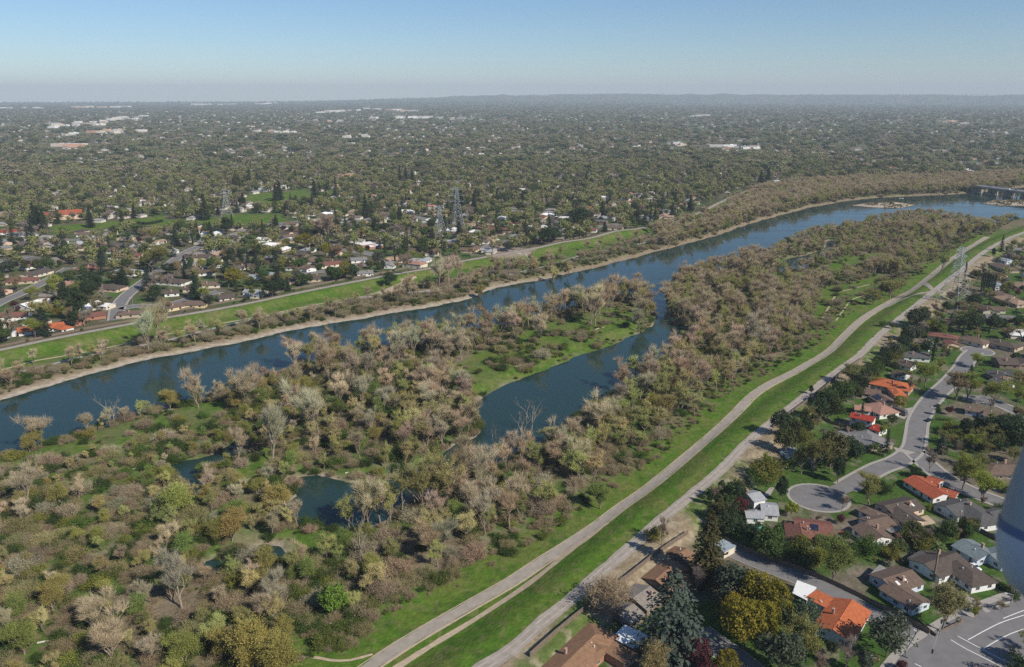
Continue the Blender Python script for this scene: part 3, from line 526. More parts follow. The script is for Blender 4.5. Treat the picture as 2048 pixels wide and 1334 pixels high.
# named houses across the river
for lab, w, rc, wc, mk in [
    ('long bright orange tiled house beside the far levee road',[((33,657),(128,644),11,'gable'),((105,646),(128,652),8,'hip')],'orange','white','the long orange house by far levee'),
    ('long brick-red house with a white gable',[(cI(-80,790),cI(430,765),11,'gable'),(cI(160,800),cI(180,850),7,'gable')],'redbrown','white','the brick-red house with white gable'),
    ('white roofed house behind a pale green tree',[(cI(300,660),cI(560,590),14,'gable'),(cI(560,590),cI(700,600),10,'flat')],'white','white','the large white roofed house'),
    ('rusty red long house backing onto the far levee',[(cI(1150,810),cI(1560,760),10,'gable'),(cI(1130,880),cI(1180,900),6,'gable')],'redbrown','brick','the rusty red house by far levee'),
    ('dark brown house with peach gable at the street bend',[(cI(1420,350),cI(1700,370),13,'hip')],'darkbrown','peach','the dark house at the street bend'),
    ('pinkish tan roofed house beyond the dark conifers',[(cI(930,320),cI(1220,315),12,'hip')],'pink','tan',None),
    ('long dark shingled house with white gable ends',[(cI(330,210),cI(700,115),13,'gable')],'darkbrown','cream',None),
    ('dusty red house beside a plum tree',[(cI(220,270),cI(440,255),12,'hip')],'redbrown','tan',None),
    ('pale blue-grey hip-roofed house by the long street',[(cI(1800,130),cI(1950,140),14,'hip')],'bluegrey','white','the pale blue hip-roofed house'),
    ('house with big black solar array beside the levee',[(cJ(60,910),cJ(240,900),10,'hip')],'brown','tan','the black solar array house'),
    ('brown house with orange brick chimney by the levee',[(cJ(560,840),cJ(790,800),10,'gable'),(cJ(870,780),cJ(1010,780),11,'hip')],'brown','yellow','the brick chimney house by levee'),
    ('dark brown house with white chimney near the levee bend',[(cJ(1240,715),cJ(1440,690),11,'gable')],'darkbrown','cream',None),
    ('dark hip-roofed house on the street corner',[(cJ(500,480),cJ(760,500),13,'hip')],'darkbrown','white','the dark house on street corner'),
    ('low brown house with wide white garage',[(cJ(560,655),cJ(760,640),9,'gable')],'darkbrown','white',None),
    ('dark roofed house beneath the tall conifers',[(cJ(790,600),cJ(920,590),9,'gable')],'darkbrown','tan',None),
    ('brown hip house beside the tall slender conifer',[(cJ(1060,540),cJ(1190,535),11,'hip')],'brown','cream',None),
    ('long dark house with a row of white posts',[(cJ(980,390),cJ(1230,375),11,'gable')],'darkbrown','white',None),
    ('dark gabled house behind the golden acacia',[(cJ(1340,340),cJ(1680,300),11,'gable')],'darkbrown','cream',None),
    ('house with shiny white metal roof beside golden acacia',[(cJ(1660,440),cJ(1770,455),9,'gable'),(cJ(1850,420),cJ(1960,430),9,'flat')],'bluegrey','white','the white metal roofed house'),
    ('brown gabled house in front of two plum trees',[(cJ(1220,215),cJ(1400,200),11,'gable')],'brown','white',None),
    ('dark purple-brown house beside white blossom tree',[(cJ(910,190),cJ(1050,185),12,'hip',5.0)],'darkbrown','tan',None),
    ('red-brown house with golden tree at its corner',[(cL(850,710),cL(1010,690),12,'hip')],'redbrown','cream','the red-brown house by golden tree'),
    ('brown house with bright white double garage',[(cL(500,740),cL(640,745),11,'hip'),(cL(630,745),cL(700,770),9,'gable')],'brown','white','the house with white double garage'),
    ('grey house with white rear wall by the levee',[(cL(1210,810),cL(1400,800),10,'gable')],'grey','white','the grey house by the levee'),
    ('pinkish two-storey house alone above the levee',[(cL(1830,690),cL(1920,700),11,'hip',4.6)],'pink','cream','the pinkish two-storey house'),
    ('white flat-roofed house behind a red-brown tree',[(cL(1230,505),cL(1400,480),12,'flat'),(cL(1330,530),cL(1500,505),8,'flat')],'white','brick','the white flat-roofed house'),
    ('grey gabled house with white end wall beside red tree',[(cL(1140,660),cL(1330,650),11,'gable')],'grey','white',None),
    ('brown roofed house under the large bare tree',[(cL(360,400),cL(560,380),12,'gable')],'brown','white',None),
    ('dark roofed house hidden by levee bushes',[(cL(640,870),cL(800,860),11,'gable')],'darkbrown','tan',None),
    ('pair-gabled cream house across the wide street',[(cL(1410,140),cL(1590,140),11,'gable')],'brown','white',None),
    ('white gabled house by the park edge',[(cL(610,190),cL(670,190),10,'gable')],'grey','white',None),
    ('red-brown hip house near the pair of pylons',[(cM(620,620),cM(740,635),11,'hip')],'redbrown','tan','the red-brown house near the pylons'),
    ('reddish brown house next to a street lamp',[(cM(770,640),cM(890,645),11,'hip')],'redbrown','tan',None),
    ('white roofed house behind dark columnar trunks',[(cM(1130,630),cM(1290,620),14,'flat')],'white','white','the white roof by the columnar trees'),
    ('white flat-roofed house next to the big dark evergreen',[(cM(1380,530),cM(1520,535),12,'flat')],'white','cream',None),
    ('bright orange-red roofed house behind the dark evergreen',[(cM(1560,435),cM(1770,425),12,'gable')],'redorange','cream','the orange-red roof by dark evergreen'),
    ('pale grey roofed house with white gable by the road',[(cM(1830,520),cM(2010,535),11,'gable')],'lightgrey','white',None),
    ('dark half-timbered gabled house in front of pale trees',[(cM(950,480),cM(1090,490),13,'gable')],'darkbrown','cream',None),
    ('grey hip-roofed house across from the pylons',[(cM(850,450),cM(990,460),14,'hip')],'grey','tan',None),
    ('small pinkish house at the levee road junction',[(cM(650,720),cM(780,750),10,'gable')],'brown','white','the small house at levee junction'),
    ('low reddish house beside the round green tree',[(cM(1140,760),cM(1220,745),9,'gable')],'tan','brick',None),
    ('red-roofed house with cream gable below the school field',[(cO(400,740),cO(560,690),11,'gable'),(cO(580,670),cO(740,690),11,'gable')],'redbrown','cream','the red-roofed gable house by field'),
    ('orange school building with tan flat walls',[(cN(920,170),cN(1290,150),24,'gable',7.0),(cN(700,190),cN(900,220),14,'gable',4.0)],'redorange','peach','the orange school building'),
    ('pale two-storey townhouse by the red fence',[(cN(1640,80),cN(1820,90),10,'gable',5.2)],'grey','white',None),
    ('grey townhouse in front of a pale townhouse',[(cN(1620,150),cN(1830,160),10,'gable',5.2)],'brown','white',None),
    ('brown townhouse at the end of the red fence',[(cN(1880,170),cN(2040,170),10,'gable',4.6)],'brown','tan',None),
    ('long bright red roof beside a grey hip roof',[(cN(-60,480),cN(310,465),12,'gable')],'red','white','the long bright red roof'),
    ('grey hip roof adjoining the long red roof',[(cN(230,500),cN(470,510),12,'hip')],'grey','white',None),
    ('brown house with tall white gable across the street',[(cN(1230,510),cN(1500,510),12,'gable')],'brown','white',None),
    ('brown long house with several pale garages',[(cN(1490,750),cN(1800,760),12,'hip')],'darkbrown','white',None),
    ('pink mansion with pale columns beyond the park',[((680,350),(706,346),14,'gable',6.5)],'pink','peach','the pink mansion'),
    ('sprawling white modern house above the bridge',[((1895,338),(1930,336),16,'flat',7),((1930,343),(1942,340),12,'flat',4)],'white','white','the white house above the bridge'),
    ('white boxy house at the far wood edge',[((1646,352),(1662,353),10,'gable',4.5)],'lightgrey','white','the white boxy house by woods')]:
    H(lab, w, rc, wc, detail=1, mark=mk)
# more of the same streets, filled in between
def clear_of(p, g):
    for r in FOOT:
        if abs(p[0]-r[0][0]) < 40 and abs(p[1]-r[0][1]) < 40 and in_rect(p, r, g): return False
    return True
allst = np.vstack([s[::2] for s in ALLST]+BULB)
yaw0 = math.atan2(*(P(300,555)-P(245,612))[::-1])
cand = []
for i in range(-70, 70):
    for j in range(-10, 75):
        q = np.array([i*27.0+random.uniform(-4,4), 550+j*23.0+random.uniform(-3,3)]); cs, sn = math.cos(-.25), math.sin(-.25); q = np.array([q[0]*cs-(q[1]-700)*sn, 700+q[0]*sn+(q[1]-700)*cs])
        r = math.hypot(*q)
        if r < 1750 and abs(math.degrees(math.atan2(q[0], q[1]))) < 36: cand.append(q)
cand = np.array(cand); cs_ = survey(cand); pk = np.zeros(len(cand), bool)
for q in parks: pk |= poly_sd(cand, q) < 12
okc = ((cs_['lf_side'] > 0) & (cs_['lf'] > 16) | (cs_['ln_side'] < 0) & (cs_['ln'] > 26) & (np.hypot(cand[:,0],cand[:,1]) > 480)) & ~pk & (cs_['w'] > 12)
cand = cand[okc]; cand = cand[np.argsort(np.hypot(cand[:,0], cand[:,1]))]; nh = 0
RW = [('dark brown','darkbrown'),('dark brown','darkbrown'),('brown','brown'),('brown','brown'),('charcoal','charcoal'),('grey','grey'),('grey','taupe'),('dusty red','redbrown'),('pale grey','lightgrey'),('tan','tan'),('white','white')]
for q in cand:
    if nh >= 205: break
    if not clear_of(q, 14) or np.min(np.hypot(*(allst-q).T)) < 13 or random.random() < .12: continue
    y = -.25+random.choice((0, math.pi/2))+random.uniform(-.12,.12); d = np.array([math.cos(y), math.sin(y)]); n = np.array([-d[1], d[0]]); L = random.uniform(14,21); w = random.uniform(11,14)
    word, rc = random.choice(RW); kind = random.choice(('gable','hip','gable')); wc = random.choice(('white','white','cream','tan','peach','brown','cream'))
    e = (L/2-w/2 if kind == 'hip' else L/2); ws = [(q-d*e, q+d*e, w, kind)]
    if random.random() < .65:
        o = q+d*random.choice((-1,1))*L*.28; l2 = random.uniform(5,9); s = random.choice((-1,1)); ws.append((o, o+n*s*(w/2+l2), w*.82, 'gable'))
    if not all(clear_of(q+d*t*L/2, 3) for t in (-1, 1)): continue
    H(None, ws, RC[rc] if random.random() < .3 else tuple(np.array(RC[rc])*random.uniform(.8,1.25)), wc, detail=1 if math.hypot(*q) < 900 else 0, base=f'{word} {"hip-roofed" if kind=="hip" else "gabled"} suburban house', group='houses of the suburb', chimney=random.random() < .5)
    nh += 1
print('filler houses', nh)
# ------------------------------------------------------------------ tree shapes (built once, shared by every copy)
def unit(v): return v/(np.linalg.norm(v, axis=-1, keepdims=True)+1e-9)
def skeleton(g, Ht, spread=.55, nl=5, first=.3, levels=4, lean=.06, up=.25, shrink=.72):
    segs, tips = [], []
    def grow(p, d, L, r, lev):
        mid = p+d*L*.5+g.normal(0, .04*L, 3); p1 = p+d*L+g.normal(0, .05*L, 3); segs.append((np.array([p, mid, p1]), np.array([r, r*.85, r*.68]), lev))
        if lev >= levels: tips.append((p1, d)); return
        k = nl if lev == 0 else int(g.integers(2, 4)); a0 = g.uniform(0, 6.28)
        for i in range(k):
            a = a0+i*6.283/k+g.normal(0, .35); side = np.array([math.cos(a), math.sin(a), 0]); sp = spread*g.uniform(.6,1.35)*(1 if i or lev else .25)
            d2 = unit(d*.9+side*sp+np.array([0, 0, up])); st = p1 if (i == 0 or lev) else p+(p1-p)*g.uniform(.6, 1); grow(st, d2, L*(shrink if lev else 1.0*first**-.15*.62)*g.uniform(.55,1.38), r*.58, lev+1)
    d0 = unit(np.array([g.normal(0, lean), g.normal(0, lean), 1])); grow(np.zeros(3)-[0, 0, .3], d0, Ht*first, Ht*.016, 0)
    return segs, tips
def slivers(mb, p, d, L, w, g, m=0):
    s = unit(np.cross(d, g.normal(size=d.shape))); k = len(p); V = np.empty((k*3, 3)); V[0::3] = p-s*w[:, None]/2; V[1::3] = p+s*w[:, None]/2; V[2::3] = p+d*L[:, None]
    mb.add(V, np.arange(k*3).reshape(-1, 3), m)
def cards(mb, p, nrm, size, g, m=0):
    t = unit(np.cross(nrm, g.normal(size=nrm.shape))); b = np.cross(nrm, t); k = len(p); s = size[:, None]/2; e = g.uniform(.6, 1.4, (k, 1)); V = np.empty((k*4, 3))
    V[0::4] = p-t*s*e; V[1::4] = p-b*s/e*.8; V[2::4] = p+t*s*e; V[3::4] = p+b*s/e*.8
    mb.add(V, np.arange(k*4).reshape(-1, 4), m)
def deciduous(seed, Ht=15, spread=.55, nl=5, first=.3, levels=4, per=30, tw=(.7,1.7), wid=(.035,.08), leaves=0, lsize=(.18,.4), up=.25, lean=.06, droop=0):
    g = np.random.default_rng(seed); segs, tips = skeleton(g, Ht, spread, nl, first, levels, lean, up)
    tr, cr = MB(), MB()
    for p, r, lev in segs: (tr if lev <= 2 else cr).tube(p, r, 7 if lev < 2 else (5 if lev == 2 else 3), 0)
    tp = np.array([t[0] for t in tips]); td = np.array([t[1] for t in tips]); k = len(tp)
    # twigs spring from the ends and along the last limbs
    ends = np.repeat(tp, per, 0); dd = np.repeat(td, per, 0); u = g.random((len(ends), 1))**1.5; L = g.uniform(*tw, len(ends))
    last = [(p[0], p[2]) for p, r, lev in segs if lev == levels]; a = np.repeat(np.array([q[0] for q in last]), per, 0); b = np.repeat(np.array([q[1] for q in last]), per, 0)
    base = b+(a-b)*u*.9+g.normal(0, .10, ends.shape); d = unit(dd*.8+g.normal(0, .5, ends.shape)+np.array([0, 0, .5-droop]))
    slivers(cr, base, d, L, g.uniform(*wid, len(ends)), g, 0)
    if leaves:
        n = k*leaves; i = g.integers(0, len(base), n); q = base[i]+d[i]*L[i][:, None]*g.uniform(.2,1.1,(n,1))+g.normal(0, .12, (n, 3)); cards(cr, q, unit(g.normal(size=(n, 3))+[0,0,.5]), g.uniform(*lsize, n), g, 1)
    top = max(tp[:, 2].max()+1, 1)
    return tr, cr, top
def leafy(seed, Ht=10, rx=4, first=.22, clumps=60, per=45, cs=(.9,1.6), ls=(.35,.7), hollow=.45, squash=1.0, flat=.5, nj=.45):
    g = np.random.default_rng(seed); tr, cr = MB(), MB(); segs, _ = skeleton(g, Ht, .6, 4, first, 2, .04, .3)
    for p, r, lev in segs: tr.tube(p, r*1.15, 6)
    zc, rz = Ht*(first+ (1-first)/2), Ht*(1-first)/2; q = unit(g.normal(size=(clumps, 3)))*(g.uniform(hollow, .88, (clumps, 1))); q[:, 2] = np.where(q[:, 2] < -.5, q[:, 2]*.7, q[:, 2])
    taper = 1-.25*np.clip(q[:, 2:3], 0, 1)*flat*2; c = np.c_[q[:, :2]*rx*taper, q[:, 2]*rz+zc]; c += g.normal(0, .25, c.shape)
    cr_ = g.uniform(*cs, clumps); n = clumps*per; i = np.repeat(np.arange(clumps), per); nd = unit(g.normal(size=(n, 3))+[0, 0, .25]); p = c[i]+nd*(cr_[i]*g.uniform(.55, 1.05, n))[:, None]*np.array([1, 1, squash])
    cards(cr, p, unit(nd+g.normal(0, nj, nd.shape)), g.uniform(*ls, n), g)
    return tr, cr, Ht
def conifer(seed, Ht=18, rb=3.6, first=.06, whorls=34, per=9, droop=.35, power=.85, tuft=8, ragged=.25):
    g = np.random.default_rng(seed); tr, cr = MB(), MB(); tr.tube([(0,0,-.3), (0,0,Ht*.5), (0,0,Ht*.97)], [Ht*.02, Ht*.012, .04], 7)
    P_, N_, S_ = [], [], []
    for w in range(whorls):
        t = w/(whorls-1); z = Ht*(first+(1-first)*t); r = rb*(1-t)**power*(1-.5*max(0, .12-t)/.12)+.25
        for b in range(max(4, int(per*(1-.4*t)))):
            a = g.uniform(0, 6.283); rl = r*g.uniform(1-ragged, 1+ragged*.6); d = np.array([math.cos(a), math.sin(a), -droop*g.uniform(.4,1.3)]); u = np.linspace(.25, 1, tuft)+g.normal(0, .04, tuft)
            q = np.array([0, 0, z+g.normal(0, .2)])+d*(rl*u)[:, None]+g.normal(0, .14, (tuft, 3)); P_.append(q); N_.append(unit(np.array([math.cos(a)*.5, math.sin(a)*.5, .9])+g.normal(0, .35, (tuft, 3)))); S_.append(g.uniform(.45, .85, tuft)*(.7+.5*(1-t)))
    cards(cr, np.vstack(P_), np.vstack(N_), np.concatenate(S_), g)
    return tr, cr, Ht
def column(seed, Ht=12, r=.9, n=1500):
    g = np.random.default_rng(seed); tr, cr = MB(), MB(); tr.tube([(0,0,-.3), (0,0,Ht*.4)], [.2,.15], 6); t = g.random(n); a = g.uniform(0, 6.283, n); rr = r*np.sin(np.pi*np.clip(t*.86+.1, 0, 1))**.6*g.uniform(.75,1.08,n)
    p = np.c_[rr*np.cos(a), rr*np.sin(a), Ht*(.05+.95*t)]; cards(cr, p, unit(np.c_[np.cos(a), np.sin(a), np.full(n, .6)]+g.normal(0, .4, (n, 3))), g.uniform(.25,.55,n), g); return tr, cr, Ht
def brush(seed, Ht=3.2, rx=2.2, stems=20, per=150, leaves=60, lsize=(.08,.2), wid=(.014,.034)):
    g = np.random.default_rng(seed); tr, cr = MB(), MB(); T, D = [], []
    for i in range(stems):
        a = g.uniform(0, 6.283); lean = g.uniform(.1,1.0); d = unit(np.array([math.cos(a)*lean, math.sin(a)*lean, 1])); L = Ht*g.uniform(.5,.8); p0 = np.array([g.normal(0,.3), g.normal(0,.3), -.2]); p1 = p0+d*L*.6; d2 = unit(d+g.normal(0,.25,3)); p2 = p1+d2*L*.5
        tr.tube([p0, p1, p2], [.05,.035,.02], 3); T += [p1, p2, (p1+p2)/2]; D += [d, d2, d2]
    T = np.array(T); D = np.array(D); n = stems*3*per//3; i = g.integers(0, len(T), n); base = T[i]+g.normal(0, rx*.13, (n, 3)); base[:, 2] = np.abs(base[:, 2]); d = unit(D[i]*.7+g.normal(0, .6, (n, 3))+[0,0,.25]); L = g.uniform(.4, 1.1, n)*Ht/3.2; slivers(cr, base, d, L, g.uniform(*wid, n), g)
    k = stems*leaves; j = g.integers(0, n, k); cards(cr, base[j]+d[j]*L[j][:, None]*g.uniform(.2,1,(k,1)), unit(g.normal(size=(k,3))+[0,0,.5]), g.uniform(*lsize, k), g, 1)
    return tr, cr, Ht
def palm(seed, Ht=9):
    g = np.random.default_rng(seed); tr, cr = MB(), MB(); tr.tube([(0,0,-.3),(.1,0,Ht*.5),(.05,.1,Ht)], [.28,.2,.2], 8)
    for i in range(26):
        a = i*2.4+g.normal(0,.1); e = g.uniform(-.3, 1.1); L = g.uniform(1.5,2.1); u = np.linspace(0,1,6); d = np.array([math.cos(a), math.sin(a)]); x = L*u*math.cos(e); z = L*u*math.sin(e)-.9*u**2
        c = np.c_[d[0]*x+.05, d[1]*x+.1, Ht+z]; s = np.array([-d[1], d[0], 0])*np.array([.05,.3,.38,.34,.22,.03])[:, None]; V = np.vstack([c-s-[0,0,.1], c, c+s-[0,0,.1]])
        cr.add(V, [[k, k+1, 7+k, 6+k] for k in range(5)]+[[6+k, 7+k, 13+k, 12+k] for k in range(5)])
    return tr, cr, Ht
SHAPES = {}
def shape(key, fn, seeds, **kw):
    out = []
    for s in seeds:
        tr, cr, top = fn(s, **kw); mats = [M['twig'], M['leaf']] if fn in (deciduous, brush) else [M['leaf']]
        out.append((tr.mesh('trunk', [M['bark']]), cr.mesh('crown', mats), top, cr, tr))
    SHAPES[key] = out
shape('bare', deciduous, range(1, 9), Ht=15, per=66, spread=.40, up=.34, wid=(.022,.06), first=.22, tw=(.9,2.6), nl=5)
shape('bud', deciduous, range(21, 27), Ht=14, per=60, spread=.43, leaves=48, lsize=(.10,.24), up=.3, first=.2, wid=(.022,.06))
shape('vase', deciduous, range(31, 34), Ht=11, per=34, spread=.68, first=.24, leaves=60, lsize=(.12,.26), up=.14)
shape('willow', deciduous, range(41, 44), Ht=11, per=34, spread=.5, leaves=130, lsize=(.09,.21), droop=.35, first=.16)
shape('dead', deciduous, range(51, 54), Ht=14, per=5, levels=3, tw=(.6,1.8), wid=(.05,.1), spread=.5, first=.45, nl=4)
shape('round', leafy, range(61, 65))
shape('oak', leafy, range(66, 69), Ht=9, rx=4.6, clumps=70, per=40, ls=(.35,.65))
shape('tall', leafy, range(71, 74), Ht=13, rx=3.0, clumps=70, per=45, first=.15, cs=(.8,1.3))
shape('acacia', leafy, range(75, 78), Ht=11, rx=4.5, clumps=85, per=55, cs=(.6,1.2), ls=(.25,.5), hollow=.6)
shape('cone', conifer, range(81, 84))
shape('cedar', conifer, (85, 86), Ht=17, rb=6.2, whorls=30, per=13, droop=.18, power=.7, tuft=11, ragged=.35)
shape('redwood', conifer, (88, 89), Ht=17, rb=4.2, whorls=44, per=13, droop=.3, power=.62, tuft=9)
shape('column', column, (91, 92))
shape('brush', brush, range(101, 106))
shape('greenbrush', brush, range(111, 114), leaves=200, per=50, lsize=(.1,.24))
shape('palm', palm, (121,))
# lighter versions for the far suburb
shape('farleaf', leafy, range(131, 137), clumps=22, per=22, cs=(1.4,2.4), ls=(.7,1.3), hollow=.3, nj=.25)
shape('farcone', conifer, range(136, 138), whorls=12, per=6, tuft=4)
KIND = {   # name, category, words, tint, bark, shapes, group
 'bare':   ('cottonwood', 'tree', [('pinkish bare cottonwood',(.47,.37,.255)),('tan bare cottonwood',(.50,.415,.26)),('greyish bare cottonwood',(.43,.385,.26)),('brown bare cottonwood',(.39,.295,.185))], (.25,.20,.15), ['bare'], 'bare cottonwoods of the river woods'),
 'bud':    ('budding_tree', 'tree', [('olive budding tree',(.34,.31,.12)),('pale green budding tree',(.36,.375,.13)),('straw-coloured budding tree',(.46,.395,.18))], (.20,.16,.12), ['bud'], 'budding trees of the river woods'),
 'willow': ('willow', 'tree', [('yellow-green willow',(.28,.275,.075)),('fresh green willow',(.18,.235,.06)),('golden willow',(.32,.265,.085))], (.24,.2,.15), ['willow'], 'willows by the water'),
 'dead':   ('dead_tree', 'tree', [('leafless pale dead tree',(.31,.26,.2))], (.31,.27,.22), ['dead'], 'dead trees in the river woods'),
 'brush':  ('shrub', 'shrub', [('brown twiggy shrub',(.33,.25,.16)),('grey-brown thicket shrub',(.34,.295,.195)),('olive twiggy shrub',(.28,.25,.11))], (.22,.18,.14), ['brush'], 'shrubs of the river woods'),
 'green':  ('green_shrub', 'shrub', [('low green shrub',(.10,.16,.03)),('dark green shrub',(.06,.09,.025)),('yellow-green shrub',(.22,.22,.045))], (.2,.16,.12), ['greenbrush'], 'green shrubs of the river woods'),
 'street': ('street_tree', 'tree', [('pale olive leafing garden tree',(.24,.23,.075)),('fresh yellow-green garden tree',(.23,.26,.05)),('brownish leafing garden tree',(.26,.2,.11))], (.2,.16,.13), ['vase','bud'], 'leafing trees of the suburb'),
 'bareg':  ('bare_tree', 'tree', [('bare brown garden tree',(.29,.22,.16)),('bare greyish garden tree',(.27,.23,.19))], (.25,.2,.16), ['bare'], 'bare trees of the suburb'),
 'dark':   ('evergreen_tree', 'tree', [('dark green evergreen tree',(.042,.064,.027)),('olive-green evergreen tree',(.085,.094,.033)),('grey-green evergreen tree',(.08,.097,.06)),('mid green evergreen tree',(.068,.108,.03))], (.14,.11,.08), ['round','oak','tall'], 'evergreen trees of the suburb'),
 'gold':   ('acacia', 'tree', [('golden-green acacia',(.20,.17,.02))], (.14,.11,.08), ['acacia'], 'golden-green acacias of the suburb'),
 'plum':   ('plum_tree', 'tree', [('dark red plum tree',(.10,.03,.035))], (.12,.09,.08), ['round'], 'dark red plum trees'),
 'cone':   ('conifer', 'tree', [('dark green conifer',(.03,.047,.026)),('deep green slim conifer',(.042,.056,.028)),('bluish conifer',(.055,.075,.06))], (.12,.08,.06), ['cone','redwood'], 'conifers of the suburb'),
 'cypress':('cypress', 'tree', [('slim dark cypress',(.026,.044,.022))], (.12,.09,.07), ['column'], 'slim cypresses of the suburb'),
}
NT = 0
def tree(kind, x, y, Ht, wide=1.0, word=None, label=None, tint=None, shp=None, merge=False, mark=None, z=None):
    global NT
    nm, cat, words, bark, shs, grp = KIND[kind]; i = random.randrange(len(words)) if word is None else word; base, t = words[i]
    tint = np.array(tint if tint else t)*np.clip(random.gauss(1, .13), .7, 1.35)*np.array([random.gauss(1,.04), random.gauss(1,.04), 1])
    tr, cr, top, *_ = random.choice(SHAPES[shp or random.choice(shs)]); s = Ht/top; sx = s*wide; zz = ground_h(x, y)-.05 if z is None else z
    size = 'tall ' if Ht > {'brush':5,'green':4.2}.get(kind, 17) else ('small ' if Ht < {'brush':3.4,'green':2.6}.get(kind, 9.5) else '')
    rot = random.uniform(0, 6.28); NT += 1
    if merge:
        mb = MB(); q = cr
        o = link(nm, cr, None, (x, y, zz), rot, (sx, sx, s), tint); tag(o, cat, label, grp, None if label else size+base, (x, y)); o.name = nm
        return o
    o = thing(nm, cat, (x, y, zz), label, None if label else grp, None if label else size+base, rot, (sx, sx, s))
    if kind in ('bare','bud','willow','dead'): o.rotation_euler = (random.gauss(0, .07), random.gauss(0, .07), rot)
    link('trunk', tr, o, color=np.array(bark)*random.uniform(.8,1.2)); link('crown', cr, o, color=tint)
    if mark: LAND.append((mark, np.array([x, y])))
    return o
PLANTED = []
def at(kind, u, v, vt, wide=1.0, z=0.0, **kw):
    p = P(u, v, z); Ht = max(1.2, top_z(u, vt, p[1])-z); PLANTED.append(p); return tree(kind, p[0], p[1], Ht, wide, **kw)
# --- trees one can pick out in the photograph
at('cone', 1412, 1168, 1022, 1.0, shp='redwood', tint=(.075,.066,.024), label='tall olive-brown redwood beside the shed with flat white roof', mark='the tall olive-brown redwood')
at('cone', 1340, 1316, 1140, 1.15, shp='cedar', tint=(.062,.082,.06), label='broad blue-green cedar overhanging the white carport roof', mark='the broad blue cedar')
for u, v, vt, w in [(1510,1245,1142,.95),(1482,1300,1195,.95),(1540,1262,1158,.85),(1462,1262,1185,.8),(1522,1290,1200,.85)]: at('gold', u, v, vt, w, word=0)
for u, v, vt, w in [(1598,1285,1208,1.0),(1562,1350,1262,1.1),(1772,1314,1230,.9),(1726,1352,1295,.9),(1475,1225,1140,1.1),(1440,1195,1130,1.0),(1662,1312,1280,.8)]: at('dark', u, v, vt, w, word=2)
at('street', 1666, 1168, 1074, .95, shp='willow', tint=(.17,.20,.055), label='tall pale green birch on the lawn beside the lane', mark='the pale green birch by lane')
at('street', 1884, 1262, 1154, .85, shp='willow', tint=(.28,.25,.11), label='pale straw weeping tree on the corner front lawn', mark='the straw weeping tree')
at('street', 1606, 1322, 1230, .85, word=0); at('bareg', 1690, 1345, 1275, 1.0); at('bareg', 1640, 1355, 1300, 1.0)
at('street', 1735, 1012, 940, 1.5, word=0, label='round leafing tree beside the second cul-de-sac island', mark='the round leafing tree by cul-de-sac')
at('bareg', 1683, 1022, 985, .9); at('bareg', 1858, 945, 892, 1.1); at('street', 1925, 980, 905, 1.2, word=1); at('street', 1965, 1000, 945, 1.2, word=1); at('bareg', 1962, 1002, 968, 1)
for u, v, vt, w in [(1562,1002,948,.9),(1470,1018,965,.8),(1440,1012,970,.7),(1418,1025,990,.8),(1455,1062,1012,1.0)]: at('dark', u, v, vt, w, word=0)
for u, v in [(1445,1070),(1463,1076),(1482,1082),(1500,1090),(1518,1096)]: at('dark', u, v, v-40, 1.0, word=0)
for u, v, vt in [(1532,1112,1055),(1552,1100,1045),(1545,1128,1080)]: at('dark', u, v, vt, 1.0, word=3)
at('street', 1582, 1032, 1003, 1.2, shp='round', tint=(.22,.24,.03), label='yellow-green bush beside the pale grey two-storey house')
at('plum', 1395, 1345, 1275, .8); at('plum', 1408, 1372, 1318, .9); at('plum', 1680, 1048, 1028, 1.0)
at('gold', 1450, 1365, 1300, 1.0); at('street', 1310, 1358, 1284, 1.1, shp='willow', tint=(.25,.21,.09), label='straw green weeping tree beside the tan hipped house')
at('brush', 1212, 1232, 1178, 1.4, word=0, label='wide brown bush at the levee toe by the flat box roof'); at('bareg', 1392, 1190, 1128, 1.0, label='purplish bare tree beside the blue cedar', tint=(.22,.17,.155)); at('bareg', 1322, 1106, 1050, 1.1, label='spreading bare tree throwing shadow on the levee road')
at('green', 1305, 1096, 1072, 1.2, word=2)
p_ = P(1866, 1163); PLANTED.append(p_); tr_, cr_, tp_, *_ = SHAPES['palm'][0]; s_ = top_z(1866, 1092, p_[1])/9
pl = thing('palm_tree', 'palm', (*p_, 0), 'single fan palm in front of the mottled brown ranch house', scl=(s_*1.05, s_*1.05, s_)); link('trunk', tr_, pl, color=(.2,.16,.12)); link('crown', cr_, pl, color=(.10,.14,.04)); LAND.append(('the single fan palm', p_))
